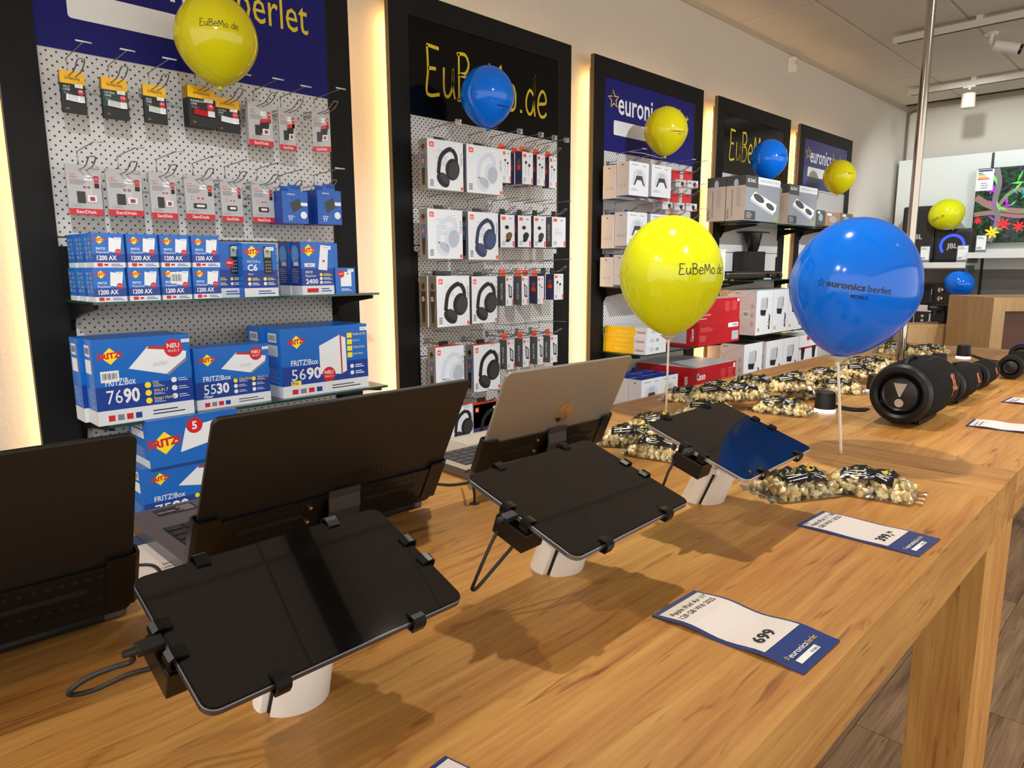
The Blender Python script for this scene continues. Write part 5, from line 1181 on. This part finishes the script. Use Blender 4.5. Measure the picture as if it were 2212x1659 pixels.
alarm(2.005, .738, 'alarm puck beside the stick of the blue balloon', (1.945, .60, .945))
alarm(2.43, .738, 'alarm puck half hidden behind the largest loudspeaker', (2.36, .60, .945))
alarm(3.205, .745, 'alarm puck standing above the second loudspeaker', (2.86, .57, .95))
alarm(3.60, .745, 'farthest alarm puck near the end of the table', (3.20, .53, .95))
# chrome pole rising from the table to the ceiling
t_ = thing('chrome_pole', 'chrome pole running from the table up to the ceiling', 'pole', (3.12, .865, TT))
lathe('pole_tube', [(.0165, 0), (.0165, CZ-TT)], chrome, t_, 28); lathe('floor_flange', [(.03, 0), (.03, .005), (.018, .009)], chrome, t_, 24)

# ------------------------------------------------------------------ popcorn bags
popm = None
def popmat():
    mt, nt, b, N, L = nodes('popcorn'); tc = N('ShaderNodeTexCoord'); n = N('ShaderNodeTexNoise'); n.inputs['Scale'].default_value = 60; L(tc.outputs['Object'], n.inputs['Vector'])
    cr = N('ShaderNodeValToRGB'); ramp(cr, [(.3, (232, 176, 80)), (.38, (248, 218, 142)), (.54, (254, 242, 204))]); L(n.outputs[0], cr.inputs[0]); L(cr.outputs[0], b.inputs['Base Color']); b.inputs['Roughness'].default_value = .6
    return mt
popm = popmat()
lab_blk = M('bag_label_black', (16, 15, 16), .25); lab_gold = M('bag_label_gold', (206, 180, 40), .4); lab_pink = M('bag_label_pink', (206, 130, 120), .4); lab_red = M('bag_label_red', (200, 40, 40), .4)
ICO = None
def bag(seed, label):
    rnd = random.Random(seed); global ICO
    t_ = thing('popcorn_bag', label, 'popcorn bag', (0, 0, 0), 0, 'popcorn bags on the tables')
    L_, W_, H_ = .15, .104, .040
    def hgt(u, v): return max(0, (1-abs(u)**3.2))**.6*max(0, (1-abs(v)**2.2))**.8
    ph = [rnd.uniform(0, 6.28) for _ in range(4)]
    def surf(u, v, top):
        cr = .0022*math.sin(9*u+ph[0]+4*v)+.0018*math.sin(15*v+ph[1]-6*u)+.0012*math.sin(23*u+ph[2])
        z = H_*hgt(u, v); sx = 1-.04*abs(v)**4
        if top: return Vector((u*L_/2*sx, v*W_/2*(1-.08*abs(u)**6), .004+z*.96+cr*(.35+hgt(u, v))))
        return Vector((u*L_/2*sx, v*W_/2*(1-.08*abs(u)**6), .004-.0035*hgt(u, v)))
    n, m_ = 26, 18; v, f = [], []
    for s in (1, 0):
        for i in range(n+1):
            for j in range(m_+1): v.append(surf(-1+2*i/n, -1+2*j/m_, s))
    k = (n+1)*(m_+1)
    for i in range(n):
        for j in range(m_):
            a = i*(m_+1)+j; f += [(a, a+m_+1, a+m_+2, a+1), (k+a, k+a+1, k+a+m_+2, k+a+m_+1)]
    mesh('bag_film', v, f, film, t_, smooth=True)
    # end seals
    for s in (-1, 1):
        vv = []; nn = 14
        for j in range(nn+1):
            y = (-1+2*j/nn)*W_*.46; vv += [Vector((s*L_*.495, y, .004)), Vector((s*(L_*.495+.014), y*1.03, .004+.004*math.sin(j*1.7+ph[3])))]
        mesh('bag_seal', vv, [(2*j, 2*j+1, 2*j+3, 2*j+2) for j in range(nn)], film, t_, smooth=True)
    # label folded over the top
    v, f = [], []; n2, m2 = 14, 16
    for i in range(n2+1):
        for j in range(m2+1):
            q = surf(-.62+1.16*i/n2, -.66+1.44*j/m2, 1); v.append(q+Vector((0, 0, .0008)))
    for i in range(n2):
        for j in range(m2): a = i*(m2+1)+j; f.append((a, a+m2+1, a+m2+2, a+1))
    lb = mesh('label', v, f, lab_blk, t_, smooth=True)
    a = Art()
    a.ell(.32, -.02, .13, .12, lab_gold, 2); a.text('EuBeMo', -.54, -.22, .20, lab_gold, 2, hand=True, w=.55, wid=.11)
    a.lines(-.54, -.60, .08, -.30, 3, white, 2, .3)
    for i in range(5): a.line([(-.54+.05*i, .52), (-.52+.05*i, .72)], .02, lab_pink, 2, 0)
    a.ell(-.16, .62, .05, .045, lab_red, 2); a.lines(-.06, .56, .2, .70, 3, white, 2, .3); a.lines(.16, -.58, .5, -.24, 4, white, 2, .25)
    for i in range(12): a.ell(rnd.uniform(.1, .5), rnd.uniform(.2, .7), .014, .02, lab_gold, 2, 6)
    a.build('label_print', lb, fn=lambda u, w, h: surf(u, w, 1)+Vector((0, 0, .0011+h)))
    # popcorn: a heap nobody could count
    if ICO is None:
        bm = bmesh.new(); bmesh.ops.create_icosphere(bm, subdivisions=1, radius=1); ICO = ([q.co.copy() for q in bm.verts], [tuple(x.index for x in p_.verts) for p_ in bm.faces]); bm.free()
    v, f = [], []
    for i in range(270):
        for _ in range(30):
            u, w = rnd.uniform(-.9, .9), rnd.uniform(-.88, .88); hh = hgt(u, w)
            if hh > .25: break
        z = .006+rnd.uniform(.0, .86)**.6*(H_*hh*.86) if rnd.random() < .8 else .006+H_*hh*.78
        c = Vector((u*L_/2*.95, w*W_/2*.92, max(.006, z-.004))); s = rnd.uniform(.0046, .0080); rm = Matrix.Rotation(rnd.uniform(0, 6.28), 3, (rnd.random()-.5, rnd.random()-.5, rnd.random()+.01)); b = len(v)
        for q in ICO[0]: v.append(c+rm @ (q*s*(1+.35*math.sin(5*q.x+i)+.25*math.sin(6*q.y+2*i))))
        f += [tuple(b+x for x in p_) for p_ in ICO[1]]
    o = mesh('popcorn', v, f, popm, t_, smooth=True); o['kind'] = 'stuff'
    return t_
BAGS = [((1365, 940), 118, 0, 0, 'popcorn bag closest to the silver laptop'), ((1415, 912), 150, 1, .0, 'popcorn bag touching the corner of the silver tablet'), ((1432, 965), 95, 2, 0, 'popcorn bag under the left edge of the silver tablet'),
  ((1722, 1040), 40, 0, 0, 'popcorn bag in front of the silver tablet'), ((1880, 1040), -32, 1, 0, 'popcorn bag lying alone near the front of the table'),
  ((1490, 852), -20, 2, 0, 'popcorn bag at the left end of the middle heap'), ((1545, 868), 10, 0, .012, 'popcorn bag second from the left in the middle heap'), ((1560, 848), -35, 1, .006, 'popcorn bag at the back of the middle heap'), ((1600, 866), 15, 2, .014, 'popcorn bag in the centre of the middle heap'),
  ((1530, 884), -12, 0, 0, 'popcorn bag peeking out above the silver tablet'), ((1690, 876), -30, 1, 0, 'frontmost popcorn bag of the middle heap'), ((1648, 846), -55, 2, .012, 'popcorn bag leaning at the back of the middle heap'), ((1702, 852), 25, 0, .016, 'popcorn bag on top at the right of the middle heap'),
  ((1752, 846), -20, 1, 0, 'popcorn bag beside the first alarm puck'), ((1625, 826), -15, 2, 0, 'flat popcorn bag behind the middle heap'), ((1730, 818), -25, 0, 0, 'popcorn bag at the rear left of the blue balloon stick'), ((1780, 826), 10, 1, .012, 'popcorn bag behind the blue balloon stick'),
  ((1812, 833), -28, 2, 0, 'popcorn bag touching the second alarm puck'), ((1860, 815), -20, 0, .010, 'popcorn bag left of the largest loudspeaker top'), ((1835, 803), -24, 1, 0, 'popcorn bag below the knot of the blue balloon'), ((1880, 800), 20, 2, .012, 'popcorn bag left of the chrome pole foot'), ((1900, 784), -30, 0, 0, 'popcorn bag behind the chrome pole foot'), ((1862, 784), -20, 1, 0, 'popcorn bag in the far heap under the blue balloon'),
  ((1935, 772), -26, 2, .014, 'popcorn bag in the far heap left of the pole'), ((2000, 768), 12, 1, .010, 'popcorn bag at the right of the far heap'), ((1965, 758), -28, 2, 0, 'popcorn bag in the far heap right behind the pole'), ((2015, 755), -18, 0, 0, 'popcorn bag farthest to the right of the far heap'), ((1935, 748), 30, 1, 0, 'farthest popcorn bag near the end of the table')]
protos = [bag(11+i, 'tmp') for i in range(3)]; used = set()
for px, ang, k, dz, lb in BAGS:
    q = onz(px[0], px[1], TT+.02); q.z = TT+dz*2.2
    if k in used: o = dup(protos[k], lb)
    else: used.add(k); o = protos[k]; o['label'] = lb
    ang = -58+ang*.75 if ang < 60 else ang-175
    o.location = q; o.rotation_euler = (R(random.uniform(-3, 3)) if dz else 0, R(random.uniform(-4, 4)) if dz else 0, R(ang))
# ------------------------------------------------------------------ far end of the shop
shopw = M('shop_panel_white', (214, 218, 212), .5); shopd = M('shop_panel_grey', (120, 118, 112), .6)
XE = 8.62
t_ = thing('shelf_wall', 'white panelled shelf wall at the far end of the shop', 'shelf wall', (XE, 1.0, 0))
for i, (ya, yb) in enumerate(((2.57, 1.715), (1.69, .72), (.70, -.27), (-.29, -1.26), (-1.28, -2.25))):
    box('wall_board', 0, .03, yb-1.0, ya-1.0, 1.27, 2.44, shopw, t_); box('wall_board', 0, .03, yb-1.0, ya-1.0, .1, 1.265, shopd, t_)
    box('slotted_upright', -.004, .02, yb-1.0-.018, yb-1.0-.003, .1, 2.43, M('upright_dark', (40, 42, 42), .5), t_)
def wshelf(ya, yb, z, dep, label):
    t_ = thing('metal_shelf', label, 'shelf', (XE-.006, (ya+yb)/2, z), 0, 'white metal shelves'); w = abs(ya-yb)/2
    box('shelf_board', -dep, 0, -w, w, -.03, 0, M('shelf_white', (206, 204, 196), .5), t_); box('price_rail', -dep-.012, -dep, -w, w, -.055, .002, MATS['shelf_white'], t_); 
    for s in (-1, 1): box('bracket', -dep*.9, -.002, s*(w-.01)-.004, s*(w-.01)+.004, -.10, -.031, M('bracket_grey', (90, 90, 88), .5), t_)
    return t_
XS = XE-.40
zs1 = onx(2040, 567, XS).z; zs2 = onx(2150, 545, XS).z
ya, yb = onx(1930, 567, XS).y, onx(2087, 567, XS).y
wshelf(2.50, yb, zs1, .40, 'white shelf carrying the two party loudspeakers'); wshelf(yb-.004, .70, zs2, .40, 'white shelf below the television')
lxs = XS+.06
def pspk(TL, BR, label, ring):
    a, b = onx(*TL, lxs), onx(*BR, lxs); w = abs(a.y-b.y); h = a.z-zs1; y = (a.y+b.y)/2
    t_ = thing('party_speaker', label, 'speaker', (lxs+.10, y, zs1), 0, 'large party loudspeakers')
    box('cabinet', -.09, .10, -w/2, w/2, .008, h, blackmat, t_, bevel=.035); box('front_grille', -.098, -.088, -w/2+.025, w/2-.025, .03, h-.03, M('grille_black', (8, 8, 9), .5), t_, bevel=.004)
    for s in (-1, 1): box('foot', -.08, .08, s*w*.3-.02, s*w*.3+.02, 0, .012, rub, t_)
    a = Art(); a.text('JBL', 0, h*.42, .05, lgrey, 2, al='c', bold=.02)
    if ring:
        n = 30; V = []
        for i in range(n+1):
            an = R(-20+240*i/n); V += [(.115*math.cos(an), h*.5+.115*math.sin(an)), (.09*math.cos(an), h*.5+.09*math.sin(an))]
        bl = M('ring_light_blue', (20, 40, 255), .4, emit=5); g = Art(); g.add(V, [(2*i, 2*i+1, 2*i+3, 2*i+2) for i in range(n)], bl, 2); g.build('light_ring', t_, (Vector((-.0985, 0, 0)), -Y_, Z_, -X_), eps=.001)
    a.build('logo', t_, (Vector((-.0985, 0, 0)), -Y_, Z_, -X_), eps=.001)
    return t_
pspk((1951, 447), (2013, 565), 'tall black party loudspeaker behind the chrome pole', False); pspk((2019, 495), (2096, 563), 'square party loudspeaker with a glowing blue ring', True)
def stand_tag(px, label, price, X, z0, w=.075, h=.12):
    c = onx(*px, X); t_ = thing('price_card', label, 'price tag', (X, c.y, z0), 0, 'standing price cards')
    b = box('card_holder', -.004, .004, -w/2, w/2, 0, h, M('card_grey_blue', (110, 118, 130), .3), t_); box('holder_foot', -.02, .03, -w/2, w/2, 0, .004, clearpl, t_)
    a = Art(); a.rect(-w*.44, h*.16, w*.44, h*.95, white, 1); a.text(price, -w*.36, h*.22, h*.1, black, 2, bold=.03); a.lines(-w*.38, h*.76, w*.3, h*.9, 2, grey, 2); a.build('card_print', t_, (Vector((-.0042, 0, 0)), -Y_, Z_, -X_), eps=.0006)
stand_tag((1997, 560), 'price card reading 349 in front of the tall party loudspeaker', '349', XS+.03, zs1, .09, .17); stand_tag((2079, 552), 'price card reading 169 in front of the ringed loudspeaker', '169', XS+.03, zs1, .10, .17); stand_tag((2118, 540), 'price card reading 609 below the television', '609,', XS+.03, zs2, .09, .17)
# television
XT = XE-.10; A, B = onx(2112, 365, XT), onx(2104, 525, XT); hT = A.z-B.z; wT = hT*16/9
t_ = thing('television', 'large television showing a colourful jungle picture', 'television', (XT+.03, A.y-wT/2, zs2))
zt = B.z-zs2
box('tv_body', -.02, .03, -wT/2, wT/2, zt, zt+hT, blackpl, t_, bevel=.004)
box('tv_foot', -.10, .08, wT*.42-.02, wT*.42+.02, 0, .012, blackmat, t_); box('tv_foot', -.10, .08, -wT*.42-.02, -wT*.42+.02, 0, .012, blackmat, t_); box('tv_neck', -.012, .012, wT*.42-.015, wT*.42+.015, .012, zt+.02, blackmat, t_); box('tv_neck', -.012, .012, -wT*.42-.015, -wT*.42+.015, .012, zt+.02, blackmat, t_)
def tvmat():
    mt, nt, b, N, L = nodes('television_picture'); tc = N('ShaderNodeTexCoord'); n = N('ShaderNodeTexNoise'); n.inputs['Scale'].default_value = 14; n.inputs['Detail'].default_value = 6; n.inputs['Distortion'].default_value = 1.4; L(tc.outputs['Object'], n.inputs['Vector'])
    cr = N('ShaderNodeValToRGB'); ramp(cr, [(.36, (6, 12, 10)), (.46, (12, 44, 22)), (.54, (30, 90, 40)), (.60, (20, 40, 60)), (.68, (120, 40, 130)), (.78, (10, 14, 10))]); L(n.outputs[0], cr.inputs[0])
    b.inputs['Base Color'].default_value = (.01, .01, .01, 1); b.inputs['Roughness'].default_value = .15; L(cr.outputs[0], b.inputs['Emission Color']); b.inputs['Emission Strength'].default_value = .9
    return mt
E_ = lambda nm, c: M(nm, c, .3, emit=.75)
a = Art(); w, h = wT-.016, hT-.016; a.rect(0, 0, w, h, tvmat(), 1)
br = E_('tv_branch', (120, 92, 88)); br2 = E_('tv_trunk', (98, 90, 96)); gr = E_('tv_leaf', (30, 150, 60)); gr2 = E_('tv_leaf_light', (90, 190, 70)); pu = E_('tv_violet', (150, 40, 200)); rd = E_('tv_red', (220, 30, 40)); ye = E_('tv_yellow', (240, 180, 20)); te = E_('tv_teal', (20, 140, 130))
a.line([(0, h*.62), (w*.10, h*.50), (w*.22, h*.42), (w*.40, h*.40), (w*.7, h*.5), (w, h*.42)], h*.085, br, 2); a.line([(0, h*.38), (w*.12, h*.40), (w*.3, h*.34), (w*.5, h*.38)], h*.06, br, 2); a.line([(w*.12, h), (w*.145, h*.8), (w*.13, h*.55), (w*.16, h*.3), (w*.12, 0)], h*.07, br2, 3); a.line([(w*.16, h*.5), (w*.24, h*.68), (w*.4, h*.7)], h*.045, br, 3)
rn = random.Random(5)
for i in range(70):
    x, y = rn.uniform(.12, .88)*w, rn.uniform(.2, .8)*h; an = rn.uniform(0, 6.28); l = rn.uniform(.04, .095)*h; c = rn.choice([gr, gr2, te, gr, pu]); a.poly([(x, y), (x+l*math.cos(an)-l*.2*math.sin(an), y+l*math.sin(an)+l*.2*math.cos(an)), (x+2*l*math.cos(an), y+2*l*math.sin(an)), (x+l*math.cos(an)+l*.2*math.sin(an), y+l*math.sin(an)-l*.2*math.cos(an))], c, 4)
for fx, fy, c, r_ in ((.13, .13, ye, .07), (.20, .24, rd, .07), (.30, .2, rd, .06), (.03, .3, rd, .04), (.10, .72, pu, .05), (.6, .2, rd, .06), (.8, .3, ye, .06), (.5, .8, pu, .05)):
    for i in range(7):
        an = 6.28*i/7; a.ell(w*fx+h*r_*math.cos(an)*.7, h*fy+h*r_*math.sin(an)*.7, h*r_*.62, h*r_*.2, c, 5, 8, an)
a.build('screen', t_, (Vector((-.021, w/2, zt+.008)), -Y_, Z_, -X_), eps=.0006)
el = onx(2127, 390, XT-.03); t2 = thing('energy_label', 'white energy label at the corner of the television', 'label', (XT+.008, A.y-.07, onx(2125, 412, XT).z)); box('label_card', -.004, -.002, -.075, .075, 0, onx(2125, 366, XT).z-onx(2125, 412, XT).z, white, t2)
a = Art(); hh = onx(2125, 366, XT).z-onx(2125, 412, XT).z
for i, c in enumerate(((40, 150, 60), (120, 180, 50), (230, 210, 40), (240, 150, 30), (220, 60, 40))): a.rect(-.06, hh*(.80-.07*i), -.02+.015*i, hh*(.85-.07*i), M('energy_%d' % i, c, .5), 1)
a.rect(-.06, hh*.9, .06, hh*.97, tagblue, 1); a.lines(-.03, hh*.08, .04, hh*.4, 3, grey, 1, .3); a.build('label_print', t2, (Vector((-.0041, 0, 0)), -Y_, Z_, -X_), eps=.0006)
# balloons at the far end
c = onx(2045, 464, XS+.02); balloon(c, .165, balY, 'small-looking yellow balloon resting on the ringed loudspeaker', 'hand', math.pi+.15, .028, (-.09, -.03), squash=.95, lean=(math.pi, R(25)), wall=False)
c = onx(2072, 613, XS+.0); balloon(c, .14, balB, 'dim blue balloon below the white shelf at the far end', 'eur', math.pi+.1, .012, squash=.9, lean=(math.pi, R(-30)), wall=False)
# microwave on its carton, coffee machine
m0 = onx(1985, 612, XS-.02); m1 = onx(2032, 660, XS-.02); zb = .952
t_ = thing('microwave', 'black microwave oven with two round dials below the shelf', 'microwave', (XS+.20, (m0.y+m1.y)/2+.08, m1.z)); w = .46; h = m0.z-m1.z
box('oven_body', -.17, .17, -w/2, w/2, .01, h, blackpl, t_, bevel=.008); box('oven_door', -.178, -.17, -w*.22, w/2-.01, .02, h-.01, M('door_glass', (8, 8, 9), .08), t_, bevel=.002); tube('door_handle', [(-.20, -w*.20, .04), (-.20, -w*.20, h-.04)], .007, chrome, t_, 8, 0)
for q in (.30, .70): o = lathe('dial', [(.026, 0), (.026, .012), (.02, .014)], chrome, t_, 20); o.location = (-.171, -w*.36, h*q); o.rotation_euler = (0, R(-90), 0)
for sx in (-.12, .12):
    for sy in (-.18, .18): lathe('foot', [(.012, 0), (.012, .012)], rub, t_, 8, loc=(sx, sy, 0))
def sev(a, w, h): a.text('SEVERIN', w*.70, h*.88, h*.06, black, 2, w=w*.22, bold=.03); a.rrect(w*.15, h*.36, w*.62, h*.80, .01, blackmat, 2); a.ell(w*.5, h*.66, .014, .014, lgrey, 3); a.ell(w*.5, h*.52, .014, .014, lgrey, 3); a.rect(w*.34, h*.42, w*.355, h*.74, lgrey, 3); a.lines(w*.1, h*.1, w*.8, h*.2, 1, grey, 2, .3)
zb2 = m1.z; zc2 = onx(2000, 729, XS).z; hb_ = zb2-zc2-.002
wshelf(2.50, .9, zc2-.30, .40, 'lowest white shelf behind the counter')
for zz, h_, lb in ((zc2, hb_, 'pale microwave carton directly under the black oven'), (zc2-.299, .298, 'pale microwave carton on the lowest level behind the table')):
    o = mesh('microwave_carton', boxv(-.18, .18, -.26, .26, 0, h_), BF, pinkw, loc=(XS+.20, (m0.y+m1.y)/2+.06, zz+.0008)); tag(o, lb, 'box', 'microwave cartons')
    a = Art(); sev(a, .52, h_); a.build('front_print', o, (Vector((-.18, .26, 0)), -Y_, Z_, -X_))
# oak counter turned at an angle
ck = (CAMZ-.262); d2 = Vector((0, 0, CAMZ))+ray(2148, 643)*(.262/-ray(2148, 643).z)
ang = math.atan2(-1, 1)
t_ = thing('oak_counter', 'pale oak counter set at an angle behind the tables', 'counter', (d2.x, d2.y, 0), R(-45), )
oakl = wood('oak_pale', [(.25, (170, 130, 84)), (.45, (190, 152, 104)), (.6, (204, 168, 122)), (.8, (214, 182, 138))], 2, .8, .45, .06, .15)
box('side_panel', 0, .10, .0, .58, 0, ck, oakl, t_, bevel=.001)
box('counter_top', .1005, 1.5, 0, .58, ck-.11, ck, oakl, t_, bevel=.001); box('back_panel', .1005, 1.5, .10, .14, .0, ck-.1105, M('panel_brown', (96, 58, 34), .5), t_); box('side_panel', 1.5005, 1.6, 0, .58, 0, ck, oakl, t_, bevel=.001)
zst = onz(2030, 700, .9).z
st = onx(2062, 705, d2.x+.55)
t_ = thing('oak_bench', 'low pale oak block beside the counter', 'counter', (d2.x+.50, d2.y+.62, 0), R(-45)); hb2 = CAMZ+ray(2040, 700).z*(d2.x+.5)/ray(2040, 700).x
box('block_body', -.22, .22, -.15, .08, 0, hb2-.0305, oakl, t_, bevel=.001); box('block_top', -.22, .22, -.15, .08, hb2-.03, hb2, oakl, t_, bevel=.001)
cm = onx(2052, 680, XS)
t_ = thing('coffee_machine', 'dark espresso machine beside the microwave', 'coffee machine', (d2.x+.56, d2.y+.52, hb2), R(-20)); box('machine_body', -.01, .07, -.065, .065, 0, .17, blackpl, t_, bevel=.01); box('machine_head', -.07, .03, -.06, .06, .115, .17, blackmat, t_, bevel=.01); box('drip_tray', -.075, .0, -.06, .06, 0, .018, chrome, t_, bevel=.004); tube('group_handle', [(-.05, 0, .105), (-.10, .02, .095)], .007, rub, t_); lathe('spout', [(.012, .09), (.017, .115)], chrome, t_, 14, loc=(-.04, 0, 0))
a = Art(); a.text('BOSCH', 0, .142, .014, lgrey, 1, al='c', bold=.02); a.build('logo', t_, (Vector((-.0705, 0, 0)), -Y_, Z_, -X_), eps=.001)
